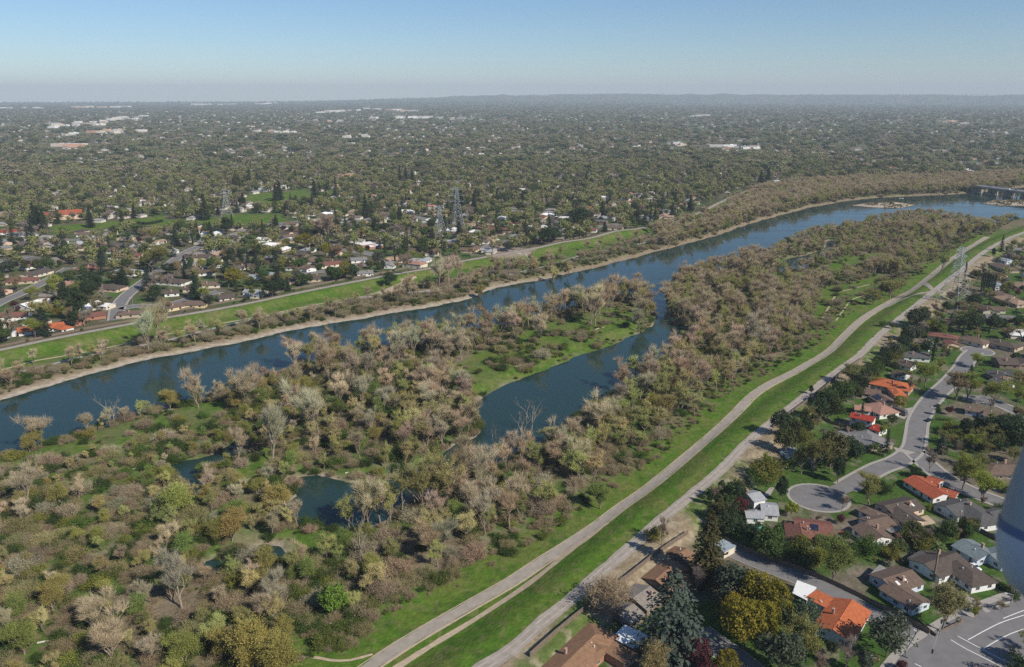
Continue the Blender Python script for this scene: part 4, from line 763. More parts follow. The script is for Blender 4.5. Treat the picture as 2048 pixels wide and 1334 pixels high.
for u, v, vt, w, k, wd in [(1625,952,872,.9,'street',0),(1602,948,880,.8,'street',0),(1660,940,862,1.0,'dark',1),(1690,935,872,1.1,'dark',0),(1712,925,880,1.1,'dark',2),(1675,965,912,1.0,'dark',0),(1568,915,855,.9,'dark',1),(1590,890,838,.9,'dark',1),(1560,885,830,.9,'dark',0),(1610,860,815,.8,'street',0),(1635,850,795,.8,'dark',0),(1655,830,790,.8,'dark',0),
    (1772,905,858,.9,'cone',0),(1700,780,735,1.1,'street',0),(1680,815,765,1,'dark',3),(1715,790,750,1,'dark',0),(1745,765,735,1,'dark',0),(1850,774,726,1.1,'street',1),(1820,790,752,.8,'bareg',0),(1836,780,750,.7,'bareg',0),(1798,822,790,1.0,'gold',0),(1934,803,738,1.25,'street',1),(1912,800,745,1.1,'street',2),(1987,813,758,1.2,'street',1),(2034,812,768,1.2,'street',1),
    (1945,905,862,1.5,'street',1),(1975,900,850,1.4,'street',0),(1915,915,880,1.2,'bareg',0),(1930,880,832,1.1,'dark',0),(1955,870,830,1.2,'dark',0),(1990,880,835,1.2,'dark',0),(2020,880,830,1.3,'dark',0),(2040,900,840,1.3,'dark',0),(1990,905,870,1.2,'dark',0),(1960,940,900,1.2,'street',0),(1920,960,928,1.1,'dark',1),
    (2001,508,474,1.0,'cone',0),(1985,520,500,1,'dark',0),(1945,620,588,1,'dark',0),(1892,625,603,1,'dark',0),(1937,665,625,1.2,'dark',0),(1955,662,630,1.1,'dark',0),(1986,664,628,1.1,'dark',0),(2005,660,635,1,'dark',0),(1830,665,620,1,'dark',0),(1845,660,612,1,'dark',1),(1862,664,638,1,'gold',0),(1822,690,650,1,'dark',2),(1805,690,655,.9,'dark',0),(1790,720,690,1,'dark',1),(2035,660,630,1,'dark',0),(1765,745,715,.9,'dark',0),(1840,640,618,1,'bareg',0),(1870,632,605,1,'bareg',0),
    (1620,800,780,1,'dark',0),(1770,735,705,1,'dark',0),(1752,740,715,.9,'dark',3)]: at(k, u, v, vt, w, word=min(wd, len(KIND[k][2])-1))
for i, u in enumerate((1962,1967,1972,1977,1982,1987)): at('cypress', u, 584, 548, .8)
at('cypress', 1928, 563, 531, .8, label='lone slim cypress between the levee road and the pylon'); at('cypress', 1864, 724, 680, .75, label='lone slim cypress beside the dark brown two-storey house', mark='the lone cypress by the street')
for u, v, vt, w, k in [(2052,1300,1262,1.2,'street'),(2085,1345,1270,1.3,'dark'),(2120,1360,1290,1.3,'bareg'),(2045,1375,1322,1.2,'dark')]: at(k, u, v, vt, w)
for u, v, vt in [(725,1060,950),(760,1050,945),(850,1040,915),(890,1030,905),(930,1000,880),(960,1000,890),(545,1075,1005),(700,1052,970),(735,1050,945),(775,1052,955),(478,925,850),(415,985,925)]: at(random.choice(('bare','bare','bud')), u, v, vt, random.uniform(.9,1.15), z=-1.2)
for (u0, v0, u1, v1, n_) in [(1548,884,1705,748,26),(1700,750,1830,648,18),(1395,1050,1530,905,16)]:
    for j in range(n_): t_q = random.random(); u, v = u0+(u1-u0)*t_q+random.uniform(20,46), v0+(v1-v0)*t_q+random.uniform(4,20); at(random.choices(('dark','street','green','bareg','dark'), (3,2,2,1,2))[0], u, v, v-random.uniform(16,44)*(v/900), random.uniform(.9,1.2))
gs = np.random.default_rng(5)
for (u0, u1, v0, v1, n_) in [(1785,1960,1062,1108,26),(1560,1640,1095,1128,7),(1690,1790,1075,1120,10),(1720,1790,945,1000,6),(1850,1990,840,900,16),(1760,1850,660,760,14),(1420,1540,1010,1060,10),(1885,2040,985,1040,8)]:
    for j in range(n_): u, v = gs.uniform(u0, u1), gs.uniform(v0, v1); (at(random.choices(('green','dark','street','bareg','plum'), (4,3,2,1,.3))[0], u, v, v-gs.uniform(14, 34)*(v/1000), random.uniform(1.0,1.3)) if clear_of(P(u, v), 1.5) and np.min(np.hypot(*(allst-P(u, v)).T)) > 6 else None)
# river trees that stand clear
for u, v, vt, k in [(897,711,640,'bare'),(917,687,625,'bare'),(977,689,604,'bare'),(1028,678,622,'bare'),(1004,667,612,'bare'),(1058,659,596,'bare'),(1082,691,620,'bare'),(858,716,640,'bare'),(1103,637,580,'bare'),(1132,629,575,'bare'),(1153,626,572,'bare'),(1181,653,580,'bare'),(1191,652,570,'bare'),(1203,646,575,'bare'),(1171,634,580,'bare'),(1279,641,583,'bare'),(1222,622,548,'bare'),(1070,640,590,'bare'),(1118,632,582,'bare'),(1212,630,560,'bare'),(1190,628,568,'bare'),
    (397,818,733,'bare'),(498,822,726,'bare'),(520,800,722,'bare'),(300,704,612,'bare'),(324,692,600,'bare'),(881,583,512,'bare'),(899,575,506,'bare'),(914,566,505,'bare'),(818,596,546,'bare'),(779,763,688,'bare'),(677,818,742,'bare'),(638,868,750,'bare'),(548,926,800,'bare'),(620,872,790,'bare'),(740,770,700,'bare'),(700,780,690,'bare'),(660,770,680,'bare'),(800,730,650,'bare'),(830,720,650,'bare'),(600,790,720,'bare'),(720,820,750,'bare'),
    (985,512,470,'bare'),(1015,560,510,'bare'),(1070,552,510,'bud'),(1105,560,518,'bud'),(1135,550,510,'bud'),(960,590,560,'willow')]: at(k, u, v, vt, random.uniform(.85,1.05), z=-.3)
for u, v, vt, lab in [(69,892,816,'bare cottonwood standing alone on the grassy point'),(228,845,784,'stubby forked tree leaning over the grassy point')]: at('bare' if u < 100 else 'dead', u, v, vt, 1.2, z=-1, label=lab, mark='the lone point cottonwood' if u < 100 else 'the stubby forked tree')
for u, v, vt in [(1061,854,768),(1043,872,790),(1012,980,910),(905,1005,915),(780,1035,935),(805,1040,930),(830,1030,925),(866,760,720),(720,1130,1040)]: at('dead', u, v, vt, 1.0, z=-.8)
at('dead', 986, 905, 822, .45, z=-1, label='tall thin grey snag beside the slough', mark='the thin grey snag')
at('green', 668, 1232, 1165, 1.5, shp='tall', tint=(.115,.18,.028), label='bright green bushy tree at the meadow edge', mark='the bright green bushy tree')
at('willow', 505, 1345, 1238, 1.4, word=2, label='huge golden-olive willow above the foot trail', tint=(.30,.26,.07), mark='the huge golden-olive willow'); at('willow', 560, 1365, 1265, 1.3, word=2, tint=(.3,.25,.07), label='second golden-olive willow hugging the huge one')
at('willow', 350, 1040, 962, 1.4, word=0, mark='the yellow willow by the creek', label='big yellow-green willow beside the creek'); at('willow', 465, 1080, 1020, 1.3, word=2); at('willow', 555, 1015, 950, 1.2, word=2)
at('willow', 1200, 1018, 962, 1.0, word=1, label='bright green willow at the bike path edge'); at('willow', 490, 862, 828, 1.2, word=0)
at('bare', 365, 1218, 1090, 1.1, z=0, label='white-limbed bare tree above a dark hollow', tint=(.42,.35,.26)); at('bare', 190, 1270, 1190, 1.3); at('bare', 60, 1010, 925, 1.4, word=0); at('bare', 225, 1330, 1215, 1.4)
at('bud', 1880, 552, 500, 1.0, word=1); at('street', 1780, 598, 560, 1.3, word=0); at('street', 1745, 610, 575, 1.3, word=0); at('street', 1800, 585, 552, 1.2, word=0); at('dark', 1770, 590, 565, 1.2, word=0)
# suburb trees one can pick out
for u, v, vt, w, k, wd in [(82,640,598,1.6,'street',0),(160,640,575,1.2,'dark',0),(132,618,560,.9,'dark',0),(180,585,545,1.4,'dark',0),(112,600,545,1.0,'street',1),(310,490,450,1,'street',0),(305,545,480,2.0,'street',0),(372,560,512,.8,'cone',0),(392,598,545,1.1,'cone',0),(312,604,570,1.1,'dark',0),(540,525,470,1.5,'street',0),(610,500,466,1.4,'gold',0),(653,515,485,1,'gold',0),(470,575,535,1.2,'gold',0),(692,560,520,1,'gold',0),
    (420,612,588,1.2,'dark',2),(505,600,568,1.3,'street',1),(525,598,570,1.2,'street',1),(545,598,565,1.2,'dark',0),(565,595,560,1.2,'dark',0),(705,560,528,1.2,'dark',0),(665,560,530,1.2,'dark',3),(780,572,545,1.2,'dark',0),(660,480,425,1.8,'bareg',0),(640,478,430,1.3,'bareg',0),(815,555,512,1.2,'bareg',0),(790,530,490,.6,'cypress',0),(805,500,470,.6,'cypress',0),(810,500,470,.6,'cypress',0),(815,500,468,.6,'cypress',0),(798,445,415,.6,'cypress',0),(803,445,413,.6,'cypress',0),
    (80,460,415,1,'cone',0),(72,460,405,1,'cone',0),(88,462,420,1,'cone',1),(182,455,415,1,'cone',0),(410,440,388,1,'cone',1),(455,470,430,1.2,'dark',0),(465,458,428,1.2,'cone',0),(560,400,362,1,'cone',0),(552,402,368,1,'cone',0),(630,400,360,1,'cone',0),(640,400,362,1,'cone',1),(655,398,358,1,'cone',0),(672,395,355,1,'cone',0),(500,375,335,1,'cone',0),(515,372,340,1,'cone',0),(475,380,345,1,'dark',1),
    (880,410,385,1,'cone',0),(922,418,380,1,'cone',0),(948,420,385,1,'cone',0),(1160,450,415,1.5,'dark',0),(1300,460,420,1.0,'cone',0),(1310,440,405,1.0,'cone',0),(1095,490,455,1.2,'dark',0),(1110,485,455,1.2,'dark',0),(1055,492,473,1.6,'dark',3),(985,505,478,1.5,'street',0),(940,490,468,1.4,'street',0),(850,475,453,1.4,'dark',3),(1172,372,345,1,'cone',0),(1210,380,358,1,'cone',0),(1520,380,345,1,'cone',0),(1535,375,340,1,'cone',0),
    (725,480,452,1.3,'street',0),(770,465,445,1.6,'dark',0),(745,470,448,1.5,'dark',3),(600,540,515,1.3,'dark',3),(670,430,400,1.5,'street',0),(640,420,396,2.0,'street',0),(1180,345,325,1,'cone',0),(800,370,330,1,'cone',0),(812,372,335,1,'cone',0),(825,370,338,1,'cone',0)]: at(k, u, v, vt, w, word=min(wd, len(KIND[k][2])-1))
for u, v, vt in [(0,565,545),(55,535,522),(735,500,490),(862,512,500),(480,510,498),(505,512,500),(1000,470,455)]: at('plum', u, v, vt, 1.3)

# --- the woods, by scatter
def scatter(x0, x1, y0, y1, s, seed, jit=.42):
    g = np.random.default_rng(seed); X, Y = np.meshgrid(np.arange(x0, x1, s), np.arange(y0, y1, s)); X = X+(np.arange(X.shape[0]) % 2)[:, None]*s/2; p = np.c_[X.ravel(), Y.ravel()]+g.uniform(-jit*s, jit*s, (X.size, 2)); return p
def az(p): return np.degrees(np.arctan2(p[:, 0], p[:, 1]))
def opened(p):
    o = np.zeros(len(p), bool)
    for q in opens: o |= inside(p, q)
    return o
STUFF = {}         # kind of mass -> list of (x, y, z, H, wide, shape)
def mass(key, x, y, z, Ht, wide, sh): STUFF.setdefault(key, []).append((x, y, z, Ht, wide, sh))
CAP = {}; count = {}
plantA = np.array(PLANTED)
def far_enough(p, d): return np.min(np.hypot(*(plantA-p).T)) > d
pts = scatter(-600, 1300, 105, 2150, 7.2, 5); a = az(pts); pts = pts[(np.abs(a) < 43) & (np.hypot(*pts.T) < 2150)]; s = survey(pts)
r = np.hypot(*pts.T); op_ = opened(pts); sh_ = poly_sd(pts, sandy) < 3
nearw = s['rip'] & (s['mid'] < 0) & (s['w'] > .2) & ~((s['bk'] < 10+5*vnoise(pts[:,0],pts[:,1],18,9)) | (s['bk_side'] < 0)) & (s['ln'] > 16)
farw = s['rip'] & (s['mid'] > 0) & (s['w'] > np.where(pts[:, 0] > 120, 1.2, 5.0)) & (s['tf'] > 4) & (s['lf'] > 11) & ~sh_
ix = np.where(nearw | farw)[0]; ix = ix[np.argsort(r[ix])]
fn = fbm(pts[:,0], pts[:,1], 45, 31); fd = fbm(pts[:,0], pts[:,1], 28, 33)
lowp = inside(pts, PZ([(-260,940),(0,915),(250,860),(480,850),(490,935),(300,965),(0,1015),(-260,1060)])); barz = np.min([poly_sd(pts, q) for q in W_ba], 0) < 8
MAXK = 285
for i in ix:
    p = pts[i]; nw = nearw[i]; q_ = p/K; rr_ = r[i]/K; gx_ = random.random(); kind = None
    if not far_enough(p, 3.6): continue
    if barz[i]: continue
    if q_[0] > 200 and nw and random.random() < .12: continue
    upper = (not nw) and (q_[0] > 115)
    if nw:
        if op_[i]:
            if gx_ < .16: kind = 'green' if random.random() < .5 else 'brush'
            else: continue
        elif s['bk'][i] < 19 and gx_ < .6: kind = random.choice(('green','brush','brush','bud'))
        else:
            leftlow = q_[0] < -35 and rr_ < 330
            if gx_ < .08: kind = None
            elif leftlow: kind = random.choices(('bare','bud','willow','brush','green'), (1.3,3,1.6,2.8,2.4))[0]
            elif fn[i] > .5: kind = random.choices(('bare','bud','willow','brush','green'), (4,3.2,.3,2.4,.6))[0]
            else: kind = random.choices(('bare','bud','willow','brush','green'), (2.6,4,.6,2.2,.9))[0]
    elif upper:
        kind = random.choices(('bare','bud','willow','brush', None), (4.5,4,.5,1.2,.7))[0]
        if q_[0] < 250 and s['lf'][i] < 30 and random.random() < .5: kind = None
    else:
        if s['lf'][i] < 26: continue
        d_ = s['w'][i]
        kind = random.choices(('bare','bud','brush','green', None), (1.3,1.1,4.6,.9,2.2))[0]
    if not kind: continue
    Ht = {'bare': random.uniform(13,21), 'bud': random.uniform(10,18), 'willow': random.uniform(7,12), 'brush': random.uniform(3,6.5), 'green': random.uniform(2.2,5)}[kind]
    if not nw and not upper and kind in ('bare','bud'): Ht *= .75
    if nw and q_[0] < -35 and rr_ < 330 and kind in ('bare','bud'): Ht *= .62 if q_[0] < -62 else .8
    if nw and q_[0] > 170 and s['w'][i] < 40 and kind in ('bare','bud'): Ht = min(Ht, random.uniform(9,13))
    if nw and lowp[i]: Ht = min(Ht, random.uniform(4, 7))
    wide = random.uniform(.95,1.35)*(1.25 if kind in ('brush','green') else 1.0); z = s['h'][i]-.1
    count[kind] = count.get(kind, 0)+1
    if count[kind] <= (240 if kind == 'bare' else MAXK) and rr_ < 760: tree(kind, p[0], p[1], Ht, wide, z=z)
    else: mass('woods_'+kind, p[0], p[1], z, Ht, wide, {'bare':'bare','bud':'bud','willow':'willow','brush':'brush','green':'greenbrush'}[kind])
print('woods', count)
# undergrowth: nobody could count it
pts2 = scatter(-480, 1000, 105, 1300, 3.3, 8); a2 = az(pts2); pts2 = pts2[(np.abs(a2) < 42)]; s2 = survey(pts2); o2 = opened(pts2)
ok2 = s2['rip'] & (s2['w'] > .3) & (((s2['mid'] < 0) & (s2['bk_side'] > 0) & (s2['bk'] > 7)) | ((s2['mid'] > 0) & (s2['w'] < 16) & (s2['w'] > 4.4) & (s2['tf'] > 2))) & (fbm(pts2[:,0], pts2[:,1], 13, 41) > .36+.20*o2) & (rng.random(len(pts2)) < .8)
for p, z in zip(pts2[ok2], s2['h'][ok2]):
    g_ = random.random(); mass('undergrowth_brown' if g_ < .62 else 'undergrowth_green', p[0], p[1], z-.1, random.uniform(1.2,4.2)*(.5 if random.random() < .45 or p[0] > 60 else 1), random.uniform(1.2,1.9), 'brush' if g_ < .62 else 'greenbrush')
# --- the suburb trees, by scatter
def cover(p, ss, rr, seed): pass
pts = np.vstack([scatter(-1300, 1650, 190, 2300, 12.5, 15), scatter(60, 900, 120, 1000, 9.5, 19)]); a = az(pts); pts = pts[(np.abs(a) < 37) & (np.hypot(*pts.T) < 2150)]; s = survey(pts); r = np.hypot(*pts.T)
pk = np.zeros(len(pts), bool)
far30 = pts*(1+26/np.hypot(*pts.T))[:, None]
for q in parks: pk |= (poly_sd(pts, q) < 4) | inside(far30, q)
lawn_ = np.zeros(len(pts), bool)
for q in LAWNS: lawn_ |= inside(pts, PZ(q))
okn = (s['ln_side'] < 0) & (s['ln'] > 9.5); okf = (s['lf_side'] > 0) & (s['lf'] > 7)
fst = np.vstack([s_[::2] for s_ in FSL]); ix = np.where((okn | okf) & ~pk & ~lawn_)[0]; ix = ix[np.argsort(r[ix])]; cnt = {}
CM = dict(street=225, bareg=200, dark=150, cone=190, gold=45, plum=40, cypress=50)
for i in ix:
    p = pts[i]; edge = okf[i] and s['lf'][i] < 14
    if not clear_of(p, 2.2) or np.min(np.hypot(*(allst-p).T)) < 6.5 or (okf[i] and np.min(np.hypot(*(fst-p*(1+13/r[i])).T)) < 8) or not far_enough(p, 5): continue
    if not edge and random.random() < (.38 if okn[i] else (.2 if r[i] < 1000 else .14)): continue
    k = random.choices(('street','bareg','dark','cone','gold','plum','cypress','green'), (4.6,1.7,3.6,1.1+(r[i] > 1100)*.5,.35,.3,.2,.8))[0]
    if edge: k = random.choice(('dark','green','green','brush'))
    if okn[i] and s['ln'][i] < 20: k = random.choice(('dark','brush','green','bareg','street'))
    Ht = {'street': random.uniform(8,16), 'bareg': random.uniform(9,16), 'dark': random.uniform(6.5,14), 'cone': random.uniform(11,22), 'gold': random.uniform(8,11), 'plum': random.uniform(5,7), 'cypress': random.uniform(8,13), 'green': random.uniform(1.6,3), 'brush': random.uniform(2,4)}[k]
    if edge: Ht = min(Ht, random.uniform(2.2,4.5))
    if okn[i]:
        Ht = min(Ht, random.uniform(5, 10))
        if k in ('dark','cone') and random.random() < .4: k = 'street'
    if okn[i] and r[i] < 385:
        if k in ('cone','cypress','gold'): k = 'green'
        Ht = min(Ht, random.uniform(2.2,6.5))
    w = random.uniform(1.0,1.35); cnt[k] = cnt.get(k, 0)+1
    if k in CM and cnt[k] <= CM[k]: tree(k, p[0], p[1], Ht, w, z=-.05)
    elif k in ('green','brush') and count.get(k, 0) < 299: count[k] = count.get(k, 0)+1; tree(k, p[0], p[1], Ht, w, z=-.05)
    else: mass({'street':'garden_trees','bareg':'garden_bare','dark':'garden_dark','cone':'garden_cone','gold':'garden_trees','plum':'garden_bare','cypress':'garden_cone'}.get(k, 'garden_green'), p[0], p[1], 0, Ht, w, {'street':'farleaf','bareg':'bare','dark':'farleaf','cone':'farcone','gold':'farleaf','cypress':'column'}.get(k, 'farleaf'))
print('suburb', cnt, NT)
# ------------------------------------------------------------------ far buildings, seen as pale roofs
FARB = []
def far_rows(px, n, wmin, wmax, hmin, hmax, cols, spread=2):
    for _ in range(n):
        t = random.random(); k = min(int(t*(len(px)-1)), len(px)-2); f = t*(len(px)-1)-k
        u = px[k][0]*(1-f)+px[k+1][0]*f; v = px[k][1]*(1-f)+px[k+1][1]*f+random.uniform(-spread, spread)
        p = P(u, v); FARB.append((p, random.uniform(wmin, wmax)*1.1, random.uniform(.35,.7), random.uniform(hmin, hmax)*1.15, random.choice(cols), random.uniform(-.3,.3)))
wh = [(.78,.76,.72),(.66,.62,.57),(.5,.48,.46),(.7,.65,.58),(.36,.35,.34)]; tn = [(.6,.42,.3),(.7,.6,.5),(.55,.45,.38),(.5,.3,.22)]
far_rows([(0,217),(90,216)], 6, 40,100, 7,12, wh, .6); far_rows([(130,215),(255,214)], 16, 50,120, 10,18, wh+tn, .8); far_rows([(385,210),(480,209),(560,207)], 17, 50,120, 10,20, wh, .8)
far_rows([(95,253),(150,249),(215,246)], 20, 20,50, 5,9, wh+tn, 4); far_rows([(205,243),(250,237),(295,232)], 20, 22,55, 5,9, wh, 4); far_rows([(130,270),(180,266),(290,263)], 10, 16,40, 6,10, wh+tn, 2.5); far_rows([(115,295),(165,293)], 4, 40,60, 6,9, tn, 2)
far_rows([(490,263),(590,266)], 8, 18,45, 5,8, wh+tn, 1.5); far_rows([(640,225),(700,222),(745,218),(800,222),(830,223)], 23, 30,80, 8,16, wh+tn, 1.5); far_rows([(630,243),(690,242)], 6, 20,45, 6,10, wh+tn, 1.2); far_rows([(745,238),(800,235),(860,235),(925,237)], 16, 25,65, 6,11, wh, 1.5)
far_rows([(690,275),(740,273)], 4, 20,35, 5,8, wh, 2); far_rows([(1350,291),(1400,293),(1460,296),(1530,299)], 10, 18,40, 4,7, wh+tn, 3.5); far_rows([(1355,230),(1420,232)], 4, 40,80, 6,9, wh, 1); far_rows([(860,200),(980,199)], 4, 100,200, 10,18, wh, .5); far_rows([(1330,214),(1400,207),(1560,212)], 4, 40,90, 8,12, wh, 2)
far_rows([(1880,245),(1960,246)], 4, 30,60, 5,8, tn, 2)
for p, w, asp, hh, c, yaw in FARB:
    d = np.array([math.cos(yaw), math.sin(yaw)])*w/2; mb = MB(); mb.box((0,0,hh/2), (w, w*asp, hh), yaw)
    if random.random() < .5: mb.box((w*.15, 0, hh+1), (w*.25, w*asp*.4, 2), yaw)
    o = mb.obj('commercial_building', [M['wall']], None, (*p, 0), c); rd = math.hypot(*p)
    tag(o, 'building', None, 'pale commercial buildings far across the plain', ('large ' if w > 70 else '')+('pale' if min(c) > .55 else 'tan')+' flat-roofed commercial building', (*p, 0))
def clear_far(p):
    for q, w, asp, hh, c, yaw in FARB:
        rq = math.hypot(*q); rp = np.hypot(*p.T); u = (p@q)/rq; lat = np.abs(p[:, 0]*q[1]-p[:, 1]*q[0])/rq
        bad = (lat < w*.62*u/rq) & (u > rq-rq/160*15) & (u < rq+w*.5); p = p[~bad]
    return p
# small pale roofs that show between the crowns, too many and too small to count
g = np.random.default_rng(77)
def polar(n, r0, r1, pw, amax=42):
    u = g.random(n); r = (r0**pw+(r1**pw-r0**pw)*u)**(1/pw); a = np.radians(g.uniform(-amax, amax, n)); return np.c_[r*np.sin(a), r*np.cos(a)]
q = clear_far(polar(34000, 1800, 19600, .35)); q2 = survey(q[np.hypot(*q.T) < 2500]); keep = np.ones(len(q), bool); nr = np.hypot(*q.T) < 2500
keep[nr] = (q2['lf_side'] > 0) & (q2['lf'] > 12); q = q[keep]; q = q[~((fbm(q[:,0], q[:,1], 95, 57) < .44) & (np.hypot(*q.T) < 7000) & (g.random(len(q)) < .62))]; fz = fbm(q[:,0], q[:,1], 170, 51); ft = g.random(len(q))
hz = 55*sm(7200, 16000, np.hypot(*q.T))*(1-sm(4, 16, np.abs(az(q))))*.6
hz = hz+.8*K*(120*sm(-16, 10, az(q))+15)*sm(15200, 19200, np.hypot(*q.T))
for (x, y), f, t, z in zip(q, fz, ft, hz):
    r_ = math.hypot(x, y); s_ = 1.15+.25*min(r_/5000, 2)
    k, sh, Ht = ('farwood_green','farleaf', g.uniform(8,21)) if t < .42+1.5*(f-.5) else (('farwood_dark','farleaf', g.uniform(9,20)) if t < .70+.8*(f-.5) else (('farwood_cone','farcone', g.uniform(13,24)) if t < .79 else ('farwood_brown','farleaf', g.uniform(9,15))))
    mass(k, x, y, z, Ht*(1 if sh == 'farcone' else 1), s_*(.8+1.7*g.random()**1.8), sh)
rf = MB(); q = np.vstack([polar(4200, 1750, 9500, .5), polar(2400, 950, 2300, 1.6)]); q2 = survey(q); q = q[(q2['lf_side'] > 0) & (q2['lf'] > 20)]; q = np.array([t for t in q if clear_of(t, 11) and np.min(np.hypot(*(plantA-t).T)) > 8 and not any(inside(t[None], z_)[0] for z_ in parks)])
rfm = [M['trim'], mat('far_roof_grey', (.3,.28,.27), var=.1), mat('far_roof_red', (.4,.2,.14), var=.1), mat('far_roof_brown', (.2,.15,.12), var=.1), mat('far_wall', (.6,.55,.48), var=.1)]
for x, y in q:
    w = g.uniform(10,17); d = g.uniform(9,12); yaw = g.choice([-.25, 1.32])+g.normal(0,.1); m = int(g.choice([0,1,2,3,3], p=[.09,.3,.1,.28,.23])); dx = np.array([math.cos(yaw), math.sin(yaw)])*w/2; c = np.array([x, y]); hh = g.choice([2.9,3.0,5.5])
    rf.prism([(-d/2,-.1),(d/2,-.1),(d/2,hh),(-d/2,hh)], c-dx*.94, c+dx*.94, 4); rf.prism([(-d/2-.5,hh),(d/2+.5,hh),(0,hh+1.8)], c-dx, c+dx, m)
o = rf.obj('distant_roofs', rfm); o['kind'] = 'stuff'; o['label'] = 'small pale and brown roofs scattered through the distant woods'

# ------------------------------------------------------------------ masses of trees and undergrowth (instanced from the same shapes)
def nodes_group(name, coll):
    ng = bpy.data.node_groups.new(name, 'GeometryNodeTree'); ng.interface.new_socket('Geometry', in_out='INPUT', socket_type='NodeSocketGeometry'); ng.interface.new_socket('Geometry', in_out='OUTPUT', socket_type='NodeSocketGeometry')
    N, L = ng.nodes, ng.links; i = N.new('NodeGroupInput'); o = N.new('NodeGroupOutput'); ci = N.new('GeometryNodeCollectionInfo'); ci.inputs['Collection'].default_value = coll; ci.inputs['Separate Children'].default_value = True; ci.inputs['Reset Children'].default_value = True
    ip = N.new('GeometryNodeInstanceOnPoints'); ip.inputs['Pick Instance'].default_value = True; L.new(i.outputs[0], ip.inputs['Points']); L.new(ci.outputs[0], ip.inputs['Instance'])
    def att(n, t):
        a = N.new('GeometryNodeInputNamedAttribute'); a.data_type = t; a.inputs['Name'].default_value = n; return a.outputs['Attribute']
    L.new(att('scl', 'FLOAT_VECTOR'), ip.inputs['Scale']); L.new(att('pick', 'INT'), ip.inputs['Instance Index']); cx = N.new('ShaderNodeCombineXYZ'); L.new(att('rot', 'FLOAT'), cx.inputs[2])
    er = N.new('FunctionNodeEulerToRotation'); L.new(cx.outputs[0], er.inputs[0]); L.new(er.outputs[0], ip.inputs['Rotation']); L.new(ip.outputs[0], o.inputs[0]); return ng
M['bark_mass'] = mat('bark_mass', (.19,.155,.12), var=.2, rough=.95)
def tint_mats(rand, leaf=True): return mat('foliage_mass', rand=rand, var=.3, scale=.4, rough=.8, spec=.1, transl=.2 if leaf else 0)
MASS = {
 'woods_bare':('bare_woods','bare tan cottonwoods massed in the farther river woods',[(.46,.36,.245),(.49,.40,.25),(.39,.295,.18)],None),
 'woods_bud':('budding_woods','olive budding trees massed in the farther river woods',[(.34,.31,.12),(.36,.375,.13),(.45,.385,.175)],None),
 'woods_willow':('willow_thicket','yellow-green willows massed in the farther river woods',[(.3,.29,.055),(.17,.25,.04)],None),
 'woods_brush':('riverside_brush','brown brush massed along the river banks',[(.33,.25,.16),(.34,.295,.195),(.28,.25,.11)],None),
 'woods_green':('riverside_greenery','green bushes massed along the river banks',[(.1,.16,.03),(.06,.09,.025),(.2,.2,.045)],None),
 'undergrowth_brown':('undergrowth','brown dry undergrowth beneath the river woods',[(.31,.23,.14),(.34,.28,.17),(.28,.24,.11)],None),
 'undergrowth_green':('undergrowth','low green undergrowth beneath the river woods',[(.08,.13,.025),(.05,.085,.02),(.15,.17,.04)],None),
 'garden_trees':('suburb_greenery','olive garden trees massed over the farther suburb',[(.24,.23,.095),(.21,.23,.08),(.26,.215,.12)],None),
 'garden_bare':('suburb_bare_trees','bare brown trees massed over the farther suburb',[(.29,.22,.16),(.27,.23,.19)],None),
 'garden_dark':('suburb_evergreens','dark evergreens massed over the farther suburb',[(.05,.072,.033),(.09,.10,.04),(.07,.105,.035)],None),
 'garden_cone':('suburb_conifers','dark conifers massed over the farther suburb',[(.03,.047,.026),(.042,.056,.028)],None),
 'garden_green':('garden_shrubbery','green garden bushes among the suburb houses',[(.06,.09,.025),(.1,.14,.03),(.17,.17,.05)],None),
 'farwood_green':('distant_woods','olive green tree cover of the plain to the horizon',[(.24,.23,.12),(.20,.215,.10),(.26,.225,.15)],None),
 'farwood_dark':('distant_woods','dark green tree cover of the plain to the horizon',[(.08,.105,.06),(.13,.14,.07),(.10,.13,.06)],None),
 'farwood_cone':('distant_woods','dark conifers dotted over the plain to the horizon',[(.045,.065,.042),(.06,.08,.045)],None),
 'farwood_brown':('distant_woods','brownish bare tree cover of the plain to the horizon',[(.36,.28,.20),(.31,.25,.17)],None),
}
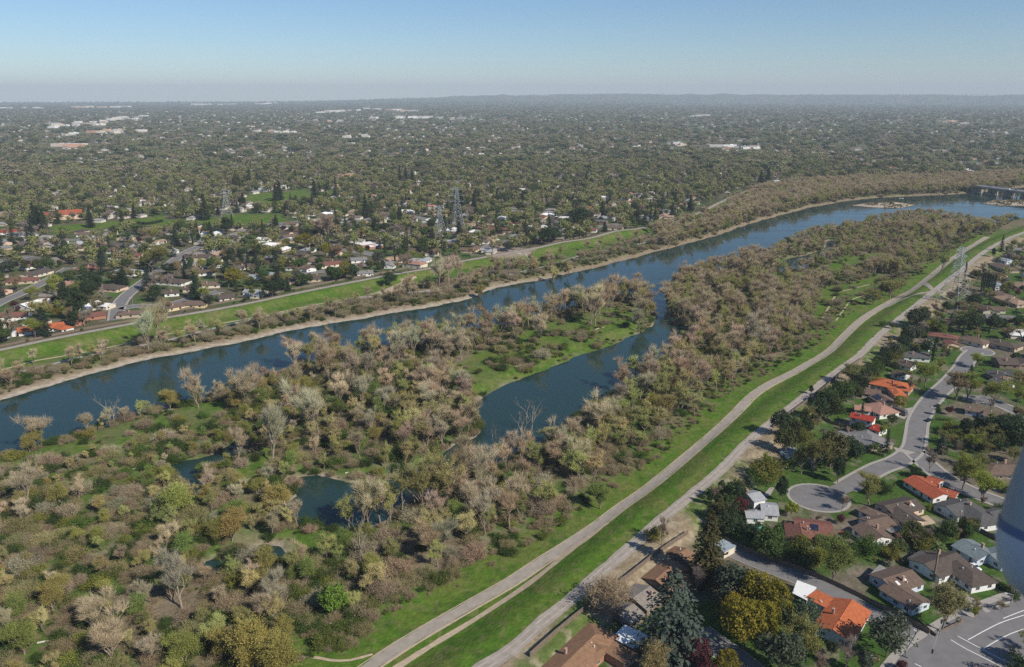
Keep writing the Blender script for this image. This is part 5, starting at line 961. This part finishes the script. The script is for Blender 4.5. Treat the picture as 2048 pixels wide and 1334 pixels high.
for key, rows in STUFF.items():
    nm, lab, tints, _ = MASS[key]; shs = sorted({q[5] for q in rows}); coll = bpy.data.collections.new(key); m = tint_mats(tints); order = {}; tops = {}
    for sh in shs:
        for tr, cr, top, crm, trm in SHAPES[sh]:
            mb = MB()
            for V, F in ((crm.v, crm.f), (trm.v, trm.f)):
                off = mb.n
                for vv in V: mb.v.append(vv); mb.n += len(vv)
                for f, mi, sm__ in F: mb.f.append((f+off, 1 if V is trm.v else 0, sm__))
            o = bpy.data.objects.new(f'{key}_{sum(len(v) for v in order.values()):02d}', mb.mesh(key, [m, M['bark_mass']])); o.color = (.2,.16,.12,1); coll.objects.link(o); order.setdefault(sh, []).append(sum(len(v) for v in order.values())); tops.setdefault(sh, []).append(top)
    me = bpy.data.meshes.new(nm); A = np.array([q[:5] for q in rows]); me.vertices.add(len(A)); me.vertices.foreach_set('co', A[:, :3].astype(np.float32).ravel()); pick = []; scl = []
    for q in rows:
        j = random.randrange(len(order[q[5]])); pick.append(order[q[5]][j]); s_ = q[3]/tops[q[5]][j]; scl.append((s_*q[4], s_*q[4], s_))
    for n_, t_2, dat, fld in (('scl','FLOAT_VECTOR',np.array(scl, np.float32).ravel(),'vector'),('pick','INT',np.array(pick, np.int32),'value'),('rot','FLOAT',np.random.default_rng(1).uniform(0,6.28,len(rows)).astype(np.float32),'value')):
        at_ = me.attributes.new(n_, t_2, 'POINT'); at_.data.foreach_set(fld, dat)
    o = link(nm, me); o['kind'] = 'stuff'; o['label'] = lab; md = o.modifiers.new('plants', 'NODES'); md.node_group = nodes_group(key, coll)
print({k: len(v) for k, v in STUFF.items()})
# ------------------------------------------------------------------ steel lattice pylons
def pylon(u, v, vt, bw, label, mark, tw=.12, rot=.4):
    p = P(u, v); Ht = top_z(u, vt, p[1]); o = thing('transmission_tower', 'pylon', (*p, 0), label, rot=rot); LAND.append((mark, p)); r = .13 if p[1] < 750 else p[1]*.0001
    wid = lambda z: bw/2*(1-z/Ht)**1.35+bw*tw/2
    zs = [0, .14, .26, .37, .47, .56, .64, .71, .78, .85, .92, 1.0]; cn = ((-1,-1),(1,-1),(1,1),(-1,1)); br = MB()
    for sx, sy in cn:
        m = MB(); m.tube([(sx*wid(z*Ht), sy*wid(z*Ht), z*Ht) for z in zs], r*1.4, 4); m.obj('leg', [M['metal']], o)
    for z0, z1 in zip(zs[:-1], zs[1:]):
        for i in range(4):
            a, b = cn[i], cn[(i+1) % 4]; w0, w1 = wid(z0*Ht), wid(z1*Ht)
            br.tube([(a[0]*w0, a[1]*w0, z0*Ht), (b[0]*w1, b[1]*w1, z1*Ht)], r*.8, 3); br.tube([(b[0]*w0, b[1]*w0, z0*Ht), (a[0]*w1, a[1]*w1, z1*Ht)], r*.8, 3); br.tube([(a[0]*w1, a[1]*w1, z1*Ht), (b[0]*w1, b[1]*w1, z1*Ht)], r*.8, 3)
    br.obj('bracing', [M['metal']], o)
    for z, l in ((.70, .155), (.83, .19), (.95, .14)):
        m = MB(); L_ = l*Ht; w = wid(z*Ht)
        for s in (-1, 1):
            for y in (-w, w): m.tube([(s*w, y, z*Ht), (s*L_, 0, z*Ht)], r, 3); m.tube([(s*w, y, (z+.045)*Ht), (s*L_, 0, z*Ht)], r, 3)
            m.tube([(s*L_, 0, z*Ht), (s*L_, 0, z*Ht-1.6)], r*1.3, 4)
        m.obj('crossarm', [M['metal']], o)
pylon(1906, 611, 494, 17, 'tall grey lattice pylon beside the near levee road', 'the near levee pylon', .14, .5)
pylon(880, 472, 412, 14, 'grey lattice pylon in the suburb, shorter of the close pair', 'the shorter of paired pylons')
pylon(915, 470, 374, 16, 'grey lattice pylon in the suburb, taller of the close pair', 'the taller of paired pylons')
pylon(454, 432, 378, 14, 'grey lattice pylon at the edge of the park field', 'the park field pylon')
# ------------------------------------------------------------------ poles, lamps
def lamp(u, v, vt, label, arm=(1.8, .4), name='street_lamp'):
    p = P(u, v); Ht = top_z(u, vt, p[1]); o = thing(name, 'street lamp', (*p, 0), label); m = MB(); m.tube([(0,0,-.2),(0,0,Ht*.5),(0,0,Ht)], [.13,.11,.08], 8); m.obj('pole', [M['metal']], o)
    m = MB(); m.tube([(0,0,Ht-.1),(arm[0]*.5,arm[1]*.5,Ht+.25),(arm[0],arm[1],Ht+.3)], .06, 6); m.obj('arm', [M['metal']], o); m = MB(); m.box((arm[0]*1.15, arm[1]*1.15, Ht+.28), (.8,.32,.16), math.atan2(arm[1], arm[0])); m.obj('lamp_head', [M['trim']], o)
lamp(1810, 1314, 1258, 'tall street lamp on the verge at the lane mouth', (.9,-.9)); lamp(2023, 1207, 1190, 'low street lamp beside the clipped front hedge', (-1.8,.5)); lamp(1840, 906, 874, 'street lamp on the inside of the street bend', (1.5,.3)); lamp(1890, 818, 803, 'street lamp behind a parked dark car', (-1.5,.2)); lamp(1830, 748, 731, 'curved street lamp behind the lone cypress', (1.6,.3)); lamp(267, 617, 596, 'white street lamp at the far side street corner', (-1.5,-.5)); lamp(291, 571, 556, 'street lamp along the far side long street', (-1.6,0)); lamp(299, 546, 530, 'thin street lamp opposite the pale blue house', (1.4,0)); lamp(998, 465, 435, 'street lamp between two reddish far houses', (-1.4,.2)); lamp(1867,838,815,'short street lamp opposite the brown gabled house',(-1.4,0))
def signal(u, v, vt, label):
    p = P(u, v); Ht = top_z(u, vt, p[1]); o = thing('traffic_signal', 'traffic signal', (*p, 0), label); m = MB(); m.tube([(0,0,-.2),(0,0,Ht)], [.14,.09], 8); m.obj('pole', [M['metal']], o)
    q = P(1865, 1302, 5.6)-p; m = MB(); m.tube([(0,0,Ht*.75),(q[0],q[1],5.9)], [.09,.06], 6); m.obj('mast_arm', [M['metal']], o); a = math.atan2(q[1], q[0])
    for k, f in (('signal_head', 1.0), ('signal_head', .06)):
        m = MB(); m.box((q[0]*f, q[1]*f, 5.5), (.45,.5,1.25), a); m.obj(k, [M['paint']], o, color=(.03,.05,.035))
signal(1879, 1270, 1236, 'signal pole with a mast arm reaching over the avenue')
for u, v, vt, lab in [(250,452,415,'tall bare utility pole before the red fence'),(346,650,590,'utility pole beside the levee near the brick chimney house'),(407,600,560,'utility pole among the tall conifers')]:
    p = P(u, v); Ht = top_z(u, vt, p[1]); o = thing('utility_pole', 'utility pole', (*p, 0), lab); m = MB(); m.tube([(0,0,-.3),(0,0,Ht)], [.18,.12], 7); m.obj('pole', [M['wood']], o); m = MB(); m.box((0,0,Ht-.6), (2.4,.14,.16), .8); m.obj('crossarm', [M['wood']], o)
# ------------------------------------------------------------------ vehicles
def car(u, v, u2, v2, color, label, kind='car', group=None, zz=0.0, name=None, at_=None):
    p, q = P(u, v, zz), P(u2, v2, zz); yaw = math.atan2(*(q-p)[::-1]); o = thing(name or {'car':'parked_car','van':'van','rv':'motorhome','truck':'pickup_truck'}[kind], kind if kind in ('car','van') else {'rv':'motorhome','truck':'pickup'}[kind], (*p, zz), label, group, rot=yaw)
    L, W, h0, h1 = {'car':(4.5,1.8,.85,1.42),'van':(5.2,2.0,1.1,2.0),'rv':(7.5,2.4,1.2,3.0),'truck':(5.4,1.95,1.0,1.75)}[kind]
    b = MB(); hw = W/2
    sec = lambda pts, w, m_: None
    prof = {'car':[(-L/2,.3),(L/2,.3),(L/2,.62),(L*.46,h0-.12),(L*.22,h0),(-L*.44,h0),(-L/2,h0-.1)],'van':[(-L/2,.35),(L/2,.35),(L/2,.9),(L*.44,h0),(L*.3,h1),(-L/2,h1)],'rv':[(-L/2,.45),(L/2,.45),(L/2,1.1),(L*.43,1.5),(L*.40,2.1),(L*.48,2.3),(L*.42,h1),(-L/2,h1)],'truck':[(-L/2,.4),(L/2,.4),(L/2,.85),(L*.2,h0),(-L/2,h0)]}[kind]
    def ext(mb, pr, w, inset=0):
        V = [[x, -w, z] for x, z in pr]+[[x, w, z] for x, z in pr]; k = len(pr); mb.add(V, [[i, (i+1) % k, k+(i+1) % k, k+i] for i in range(k)]); mb.add(V[:k], [list(range(k))[::-1]]); mb.add(V[k:], [list(range(k))])
    ext(b, prof, hw); b.obj('body', [M['paint']], o, color=color)
    if kind in ('car','truck'):
        c = MB(); pr = [(-L*.36,h0),(L*.2,h0),(L*.06,h1-.06),(-L*.24,h1-.06)] if kind == 'car' else [(-L*.08,h0),(L*.2,h0),(L*.1,h1-.06),(-L*.05,h1-.06)]; ext(c, pr, hw*.88); c.obj('windows', [M['glass']], o); c = MB(); x0, x1 = pr[3][0], pr[2][0]; c.box(((x0+x1)/2,0,h1-.03), (x1-x0,W*.84,.06)); c.obj('roof', [M['paint']], o, color=color)
    else:
        c = MB(); xs = L*.37 if kind == 'van' else L*.445; c.box((xs,0,h0+.45 if kind == 'van' else 1.75), (.12,W*.9,.5)); [c.box((L*.1,s*(hw+.01),h1*.7), (L*.45,.04,.5)) for s in (-1,1)]; c.obj('windows', [M['glass']], o)
    for x in (-L*.31, L*.31):
        for s in (-1, 1):
            w = MB(); a = np.arange(12)*2*math.pi/12; r_ = .34; V = [[x+r_*math.cos(t), s*(hw-.16), .34+r_*math.sin(t)] for t in a]+[[x+r_*math.cos(t), s*(hw+.03), .34+r_*math.sin(t)] for t in a]; w.add(V, [[i, (i+1) % 12, 12+(i+1) % 12, 12+i] for i in range(12)]); w.add(V, [list(range(12))[::-1], list(range(12, 24))]); w.obj('wheel', [M['rubber']], o)
    return o
car(1876, 813, 1884, 805, (.02,.02,.025), 'dark car parked in tree shadow on the street'); car(1858, 842, 1868, 838, (.015,.03,.035), 'dark teal car parked at the kerb of the street bend'); car(1799, 1213, 1790, 1205, (.8,.8,.8), 'white van parked beside the brown corner house', 'van'); car(1949, 1136, 1958, 1142, (.8,.8,.8), 'white car in the side yard of the mottled ranch house')
car(1206, 1268, 1196, 1258, (.03,.035,.04), 'dark pickup behind the tan hipped house', 'truck'); car(1186, 1255, 1192, 1251, (.04,.09,.35), 'blue covered car at the foot of the levee fence'); car(1800, 828, 1822, 836, (.12,.1,.1), 'long dark motorhome on the driveway of the salmon house', 'rv'); car(1969, 690, 1975, 692, (.8,.8,.8), 'white van at the street end', 'van'); car(1988, 697, 1994, 700, (.03,.04,.07), 'dark blue car beside the white van')
car(30, 672, 36, 664, (.75,.72,.7), 'white motorhome beside the long orange house', 'rv'); car(14, 677, 22, 674, (.75,.75,.73), 'white car beside the motorhome'); car(84, 603, 90, 600, (.02,.02,.03), 'dark car by the white roofed house'); car(219, 597, 225, 594, (.02,.025,.03), 'dark car in the drive at the far street bend'); car(708, 523, 716, 522, (.8,.8,.8), 'white car behind the golden acacia'); car(300,568,306,562,(.5,.5,.52),'silver car on the long far street'); car(1832,872,1833,880,(.5,.5,.5),'silver car near the street bend lamp') if False else None
# ------------------------------------------------------------------ pools and garden things
def pool(u, v, rx, ry, yaw, label):
    p = P(u, v); o = thing('swimming_pool', 'pool', (*p, 0), label, rot=yaw); t = np.linspace(0, 2*math.pi, 33)[:-1]; rr = 1+.18*np.cos(2*t+.5)+.1*np.sin(t)
    m = MB(); m.add(np.c_[rx*rr*np.cos(t), ry*rr*np.sin(t), np.full(32, .085)], [list(range(32))]); m.obj('water', [M['pool']], o)
    m = MB(); V = np.vstack([np.c_[k*rx*rr*np.cos(t), k*ry*rr*np.sin(t), np.full(32, z)] for k, z in ((1.0,.07),(1.0,.16),(1.09,.16),(1.09,.0))]); m.add(V, [[j*32+i, j*32+(i+1) % 32, (j+1)*32+(i+1) % 32, (j+1)*32+i] for j in range(3) for i in range(32)]); m.obj('coping', [M['concrete']], o)
pool(1497, 1058, 4.8, 3.0, .3, 'dark green kidney pool below the pale grey house'); pool(1549, 938, 5, 2.8, .6, 'turquoise pool framed by evergreens'); pool(2003, 1066, 3, 1.4, .5, 'small white-edged spa pool behind the dark house')
p = P(*cD(420, 870)); o = thing('patio_umbrella', 'umbrella', (*p, 0), 'round blue patio umbrella beside the white gabled house'); m = MB(); m.tube([(0,0,0),(0,0,2.5)], .04, 6); m.obj('pole', [M['metal']], o); m = MB(); m.lathe([(1.9,2.05),(1.9,2.15),(1.0,2.45),(.02,2.65)], 10); m.obj('canopy', [M['paint']], o, color=(.03,.16,.62))
def cover(q, z, m_, label, col, name='patio_cover', cat='patio cover'):
    w = PZ(q, z); c = w.mean(0); o = thing(name, cat, (*c, 0), label); V = [[*(p-c), z] for p in w]+[[*(p-c), z+.15] for p in w]; k = len(w); m = MB(); m.add(V, [[i, (i+1) % k, k+(i+1) % k, k+i] for i in range(k)]); m.add(V, [list(range(k))[::-1], list(range(k, 2*k))]); m.obj('roof', [M[m_]], o, color=col)
    for p in w: mm = MB(); mm.tube([(*((p-c)*.95), -.1), (*((p-c)*.95), z)], .07, 6); mm.obj('post', [M['trim']], o)
cover([cD(1420,665),cD(1485,650),cD(1590,735),cD(1530,752)], 2.5, 'wall', 'bright white patio cover behind the dark grey house', (.82,.82,.8)); cover([cA(495,425),cA(700,500),cA(600,640),cA(445,560)], 2.7, 'wall', 'white corrugated patio cover beside the lane', (.78,.76,.73)); cover([cD(620,820),cD(760,780),cD(805,820),cD(680,855)], 2.4, 'roof', 'grey patio cover behind the white gabled house', (.25,.23,.2)); cover([cC(1590,900),cC(1840,910),cC(1800,1010),cC(1610,1000)], 2.5, 'roof', 'brown patio cover behind the red-brown solar house', (.15,.12,.1)); cover([cB(0,360),cB(100,260),cB(170,300),cB(20,375)], 2.5, 'roof', 'grey patio cover behind the brown corner house', (.26,.25,.23)); cover([cB(390,190),cB(530,110),cB(860,120),cB(560,230)], 2.6, 'roof', 'flat dark roof behind the mottled ranch house', (.085,.08,.078))
cover([cC(1880,880),cC(1950,840),cC(2000,870),cC(1930,910)], 2.2, 'roof', 'small red roofed garden shed beside the red-brown house', (.3,.07,.06), 'garden_shed', 'shed')
# fences and hedges
def fence(px, h, label, m_='wood', z=0.0, name='fence', th=.08, col=None, post=2.5):
    w = catmull(PZ(px, z), 6); c = w[0]; o = thing(name, 'fence' if name != 'retaining_wall' else 'wall', (*c, 0), label); zz = survey(w)['h']; m = MB()
    for a, b, za, zb in zip(w[:-1], w[1:], zz[:-1], zz[1:]): m.prism([(-th/2, min(za,zb)-.1), (th/2, min(za,zb)-.1), (th/2, max(za,zb)+h), (-th/2, max(za,zb)+h)], a-c, b-c)
    m.obj('panel', [M[m_]], o, color=col)
    d = np.r_[0, np.cumsum(np.hypot(*np.diff(w, axis=0).T))]; n = min(90, int(d[-1]/post)); s = np.linspace(0, d[-1], n)
    for t in s:
        q = np.array([np.interp(t, d, w[:,0]), np.interp(t, d, w[:,1])]); k = MB(); k.box((*(q-c), np.interp(t, d, zz)+h/2), (.14,.14,h+.16)); k.obj('post', [M[m_]], o, color=col)
off = lambda line, a, i0, i1: [tuple(q) for q in line[i0:i1]]
fence([(1060,1334),(1110,1288),(1170,1238),(1215,1203),(1255,1172),(1300,1135),(1340,1105),(1375,1080)], 1.8, 'weathered wooden fence at the foot of the near levee')
fence([(1450,1083),(1500,1105),(1560,1128),(1620,1150),(1680,1176),(1740,1206),(1800,1236),(1858,1268)], 1.8, 'long dark wooden fence along the lane')
fence([(1545,868),(1580,840),(1640,795),(1690,752),(1725,728)], 1.7, 'wooden garden fence above the levee road')
fence([cE(510,690),cE(640,740),cE(830,790)], 1.7, 'dark garden fence behind the red roofed house'); fence([cD(620,1040),cD(740,1110),cD(800,1184)], 1.7, 'wooden fence between the front ranch gardens'); fence([cD(1590,840),cD(1700,900),cD(1800,950)], 1.7, 'wooden fence behind the blue-grey roofed house')
fence([cB(470,830),cB(690,1015)], 1.0, 'low dark railing beside the corner front lawn'); fence([cB(740,970),cB(990,850)], .9, 'low dark railing along the avenue pavement')
fence([(-60,707),(60,682),(160,661),(250,645),(340,628)], 1.6, 'brown wooden fence behind the long orange house'); fence([(360,622),(430,609),(520,593),(600,577),(690,560),(770,546),(850,530)], 1.7, 'long dark fence along the far levee road'); fence([(1105,488),(1140,480),(1180,470)], 1.7, 'reddish fence beside the round evergreen at the levee'); fence([cN(1560,245),cN(2040,240)], 1.8, 'red fence in front of the townhouses', 'wall', col=(.25,.06,.05))
fence([cB(1275,715),cB(1500,650)], .7, 'low pale wall at the front lawn by the avenue', 'concrete', name='retaining_wall', th=.3, post=30)
def hedge(px, h, wd, label, col=(.03,.055,.02), seed=0):
    g = np.random.default_rng(seed+300); w = catmull(PZ(px), 1); c = w.mean(0); o = thing('hedge', 'hedge', (*c, 0), label); n = len(w)*int(90*h*wd/2); i = g.integers(0, len(w)-1, n); t = (w[np.minimum(i+1, len(w)-1)]-w[i]); t /= np.linalg.norm(t, axis=1)[:, None]; nn = np.c_[-t[:,1], t[:,0]]; q = g.uniform(-1, 1, (n, 2)); e = np.maximum(np.abs(q[:,0]), np.abs(q[:,1])); q /= e[:,None]**.7
    p = np.c_[w[i]-c+nn*(q[:,0]*wd/2)[:,None]+t*g.uniform(0,1,n)[:,None], h/2+q[:,1]*h/2]; m = MB(); cards(m, p, unit(np.c_[nn*q[:,:1], q[:,1]+.2]+g.normal(0,.35,(n,3))), g.uniform(.2,.42,n), g); m.obj('leaves', [M['leaf']], o, color=col); m = MB(); [m.tube([(*(a-c),-.1),(*(a-c),h*.6)], .05, 4) for a in w[::2]]; m.obj('stems', [M['bark']], o, color=(.1,.08,.06))
hedge([cB(950,680),cB(1110,770)], 1.3, 1.5, 'clipped green hedge between two driveways by the avenue', (.06,.10,.025), 1); hedge([cB(1180,390),cB(1330,480),cB(1560,610)], 1.8, 2.4, 'long dark hedge beside the avenue front lawn', seed=2); hedge([cB(330,250),cB(500,290),cB(600,360)], 1.6, 2.0, 'dark hedge behind the brown corner house', seed=3); hedge([cE(1050,1060),cE(1260,1120)], 1.3, 1.5, 'dark hedge on the lawn above the cul-de-sac', seed=4); hedge([cF(880,460),cF(1040,475)], 1.3, 1.5, 'dark hedge by the street end lawn', seed=5); hedge([cF(470,1025),cF(620,1035)], 1.1, 1.6, 'dark hedge opposite the dark teal car', seed=6); hedge([(0,655),(20,650),(48,643)], 2, 2.2, 'green hedge before the brick-red house', (.05,.08,.03), seed=7); hedge([cO(240,640),cO(420,650),cO(620,610)], 3, 4, 'dark hedge along the school field', seed=8); hedge([cL(1310,400),cL(1430,410),cL(1530,400)], 4, 5, 'tall dense green hedge beyond the white flat roof', (.05,.10,.025), seed=9)
# driftwood logs
for u, v, u2, v2, lab in [(1015,668,1032,660,'pale log on the island meadow under the trees'),(1030,735,1068,728,'long pale driftwood log on the island shore'),(690,942,760,930,'pale fallen trunk across the dry hollow'),(310,824,352,817,'pale log lying at the water edge of the point'),(265,940,285,934,'bleached log in the green thicket'),(660,1250,672,1232,'small pale log on the foot meadow'),(75,1288,128,1280,'broken pale limb on the ground by the trail'),(1190,660,1210,655,'short pale log near the island tip')]:
    a, b = P(u, v, -.2), P(u2, v2, -.2); d = b-a; mb = MB(); mb.tube([(0,0,.15),(*(d*.4),.3),(*d,.25)], [.32,.25,.12], 7, cap=True); mb.tube([(*(d*.6),.3),(*(d*.75+np.array([-d[1],d[0]])*.18),.7)], [.12,.04], 5); o = mb.obj('fallen_log', [M['log']], None, (*a, ground_h(*a))); tag(o, 'log', lab)
# boats
def boat(u, v, L, yaw, label, col):
    p = P(u, v, WZ); o = thing('rowing_boat', 'boat', (*p, WZ), label, rot=yaw); x = np.linspace(-.5, .5, 9)*L; w = .42*L*.45*np.array([.75,.9,1,1,1,.92,.75,.45,.04]); V = []
    for xi, wi in zip(x, w): V += [[xi,-wi,.55],[xi,-wi*.6,-.1],[xi,wi*.6,-.1],[xi,wi,.55],[xi,wi*.85,.5],[xi,wi*.5,.12],[xi,-wi*.5,.12],[xi,-wi*.85,.5]]
    m = MB(); m.add(V, [[i*8+j, (i+1)*8+j, (i+1)*8+(j+1) % 8, i*8+(j+1) % 8] for i in range(8) for j in range(8)]); m.add(V[:8], [list(range(8))]); m.obj('hull', [M['paint']], o, color=col)
    for t in (-.25, .1): m = MB(); m.box((t*L,0,.42), (.35, w[3]*1.7, .06)); m.obj('seat', [M['wood']], o)
boat(1638, 424, 5, .4, 'small dark drift boat in mid river', (.03,.035,.04)); boat(1803, 397, 7, .1, 'small white boat near the gravel bar', (.75,.75,.74))
# ------------------------------------------------------------------ bridge
ba, bb = P(1845, 357, 10), P(2075, 386, 10); be = bb+(bb-ba)*1.2; d = (be-ba)/np.linalg.norm(be-ba); n = np.array([-d[1], d[0]]); L = np.linalg.norm(be-ba); yaw = math.atan2(d[1], d[0]); br = thing('road_bridge', 'bridge', (*ba, 0), 'long grey road bridge over the river with splayed piers', rot=yaw)
LAND.append(('the road bridge', P(1990, 375)))
m = MB(); m.box((L/2, 0, 9.5), (L, 27, 1.0)); m.box((L/2, 0, 8.4), (L, 21, 1.3)); m.obj('deck', [M['concrete']], br); m = MB(); m.box((L/2, 0, 10.03), (L, 24, .06)); m.obj('roadway', [M['asphalt']], br)
for s in (-1, 1): m = MB(); m.box((L/2, s*13.2, 10.5), (L, .35, 1.1)); m.obj('parapet', [M['concrete']], br)
k = 0; x = 30
while x < L:
    m = MB(); V = [[x-1, y, z] for y, z in ((-13,-5),(13,-5),(9,8),(-9,8))]+[[x+1, y, z] for y, z in ((-13,-5),(13,-5),(9,8),(-9,8))]
    m.add(V, [[0,1,5,4],[1,2,6,5],[2,3,7,6],[3,0,4,7],[3,2,1,0],[4,5,6,7]]); m.obj('pier', [M['concrete']], br)
    for y in (-8.5, 0, 8.5): mm = MB(); mm.tube([(x+16, y, -5), (x+16, y, 8)], .7, 8); mm.obj('column', [M['concrete']], br)
    x += 32
for f, s, c_, kd, lab in [(.165,-4,(.75,.75,.73),'van','white van crossing the bridge deck'),(.28,4,(.3,.32,.35),'car','grey car crossing the bridge'),(.36,-4,(.8,.8,.8),'van','long white van on the bridge behind the dark car'),(.375,3,(.03,.03,.035),'car','dark car crossing the bridge'),(.42,-4,(.75,.76,.78),'car','pale car near the bridge end')]:
    q = ba+d*f*L+n*s; o = car(1024, 700, 1030, 700, c_, lab, kd, name='crossing_car'); o.location = (*q, 10.07); o.rotation_euler = (0, 0, yaw)
# ------------------------------------------------------------------ the blurred aircraft fitting at the frame edge
dd = ray(2148, 1015); c = np.array([0, 0, CAMZ])+dd/np.linalg.norm(dd)*1.3; af = thing('aircraft_fitting', 'aircraft part', tuple(c), 'blurred rounded grey fitting with blue band and pale bottom tip'); af.rotation_euler = (R(-10), R(9), 0)
k = .078
m = MB(); m.lathe([(.001,-.140),(.030,-.134),(.055,-.118),(.070,-.095),(k,-.062),(k,-.046)], 36); m.obj('pale_tip', [M['paint']], af, color=(.50,.54,.60)).data.polygons.foreach_set('use_smooth', [True]*180)
m = MB(); m.lathe([(k+.0012,-.048),(k+.0012,-.036)], 36); m.obj('blue_band', [M['paint']], af, color=(.09,.14,.27))
m = MB(); m.lathe([(k,-.038),(k*.98,.0),(k*.9,.06),(k*.72,.12),(k*.55,.18),(k*.5,.3)], 36); m.obj('dark_body', [M['paint']], af, color=(.30,.33,.35))
# ------------------------------------------------------------------ haze
hb = MB(); hb.box((0, 9000, 222), (40000, 34000, 460)); hz_ = bpy.data.materials.new('haze'); hz_.use_nodes = True; N = hz_.node_tree.nodes; N.remove(N['Principled BSDF']); pv = N.new('ShaderNodeVolumePrincipled'); pv.inputs['Color'].default_value = (.80,.91,1,1); pv.inputs['Density'].default_value = 6.5e-5; pv.inputs['Anisotropy'].default_value = 0.0
hz_.node_tree.links.new(pv.outputs[0], N['Material Output'].inputs['Volume']); hz_.cycles.homogeneous_volume = True
ho = hb.obj('haze', [hz_]); ho['kind'] = 'stuff'; ho['label'] = 'pale blue haze over the whole plain'
# ------------------------------------------------------------------ say which one
for t_, u, v in [('the island tip',1285,625),('the foot trail meadow',700,1280),('the slough mouth',1330,640),('the wide slough pool',640,1000),('the narrow creek',430,910),('the island meadow',1050,690),('the sandy clearing by far levee',790,572),('the path and levee road crossing',1850,585),('the trail fork meadow',1670,590),('the backwater pond',1620,520),('the long gravel bar',1770,410),('the bare lot at levee junction',1010,502),('the park lawn',560,395),('the school field',280,440),('the turquoise pool',1549,938),('the kidney pool',1500,1056),('the avenue',1960,1290),('the second cul-de-sac',1635,995),('the street end',1950,702),('the bend of the bike path',1500,795),('the dip of the bike path',1240,1015),('the lower end of bike path',860,1255),('the slough bend',960,840),('the lower pools',530,1110),('the far bank shore bend',960,588),('the river trail steps',1160,510),('the pale shore strip',300,718),('the foot of the levee fence',1250,1175),('the upper river bend',1500,450),('the wood behind the bridge',1750,370),('the left water edge',40,905)]: landmark(t_, u, v)
ORD = ['', 'second ', 'third ', 'fourth ', 'fifth ', 'sixth ', 'seventh ', 'eighth ', 'ninth ', 'tenth ', 'eleventh ', 'twelfth ', 'thirteenth ', 'fourteenth ', 'fifteenth ', 'sixteenth ']
LP = np.array([p for _, p in LAND]); cell = {}
for o, base, xy in REG:
    dd_ = np.hypot(*(LP-np.array(xy)).T); j = int(np.argmin(dd_)); cell.setdefault((base, j), []).append((dd_[j], o))
solo = {}
for (base, j), v in cell.items(): solo.setdefault(base, []).append(j)
for (base, j), v in cell.items():
    v.sort(key=lambda q: q[0]); lm = LAND[j][0]
    for i, (dist, o) in enumerate(v):
        if len(f'{base}, {ORD[i % len(ORD)]}closest to {lm}'.split()) > 16: lm = lm.replace('the white gabled house by the umbrella', 'the umbrella house').replace(' by the ', ' by ')
        o['label'] = f'{base}, {ORD[i]}closest to {lm}' if i < len(ORD) else f'{base} beyond those close to {lm}'
        if i >= len(ORD): o['group'] = f'{base}s away from {lm}'
print('things', len(REG), 'objects', len(bpy.data.objects))
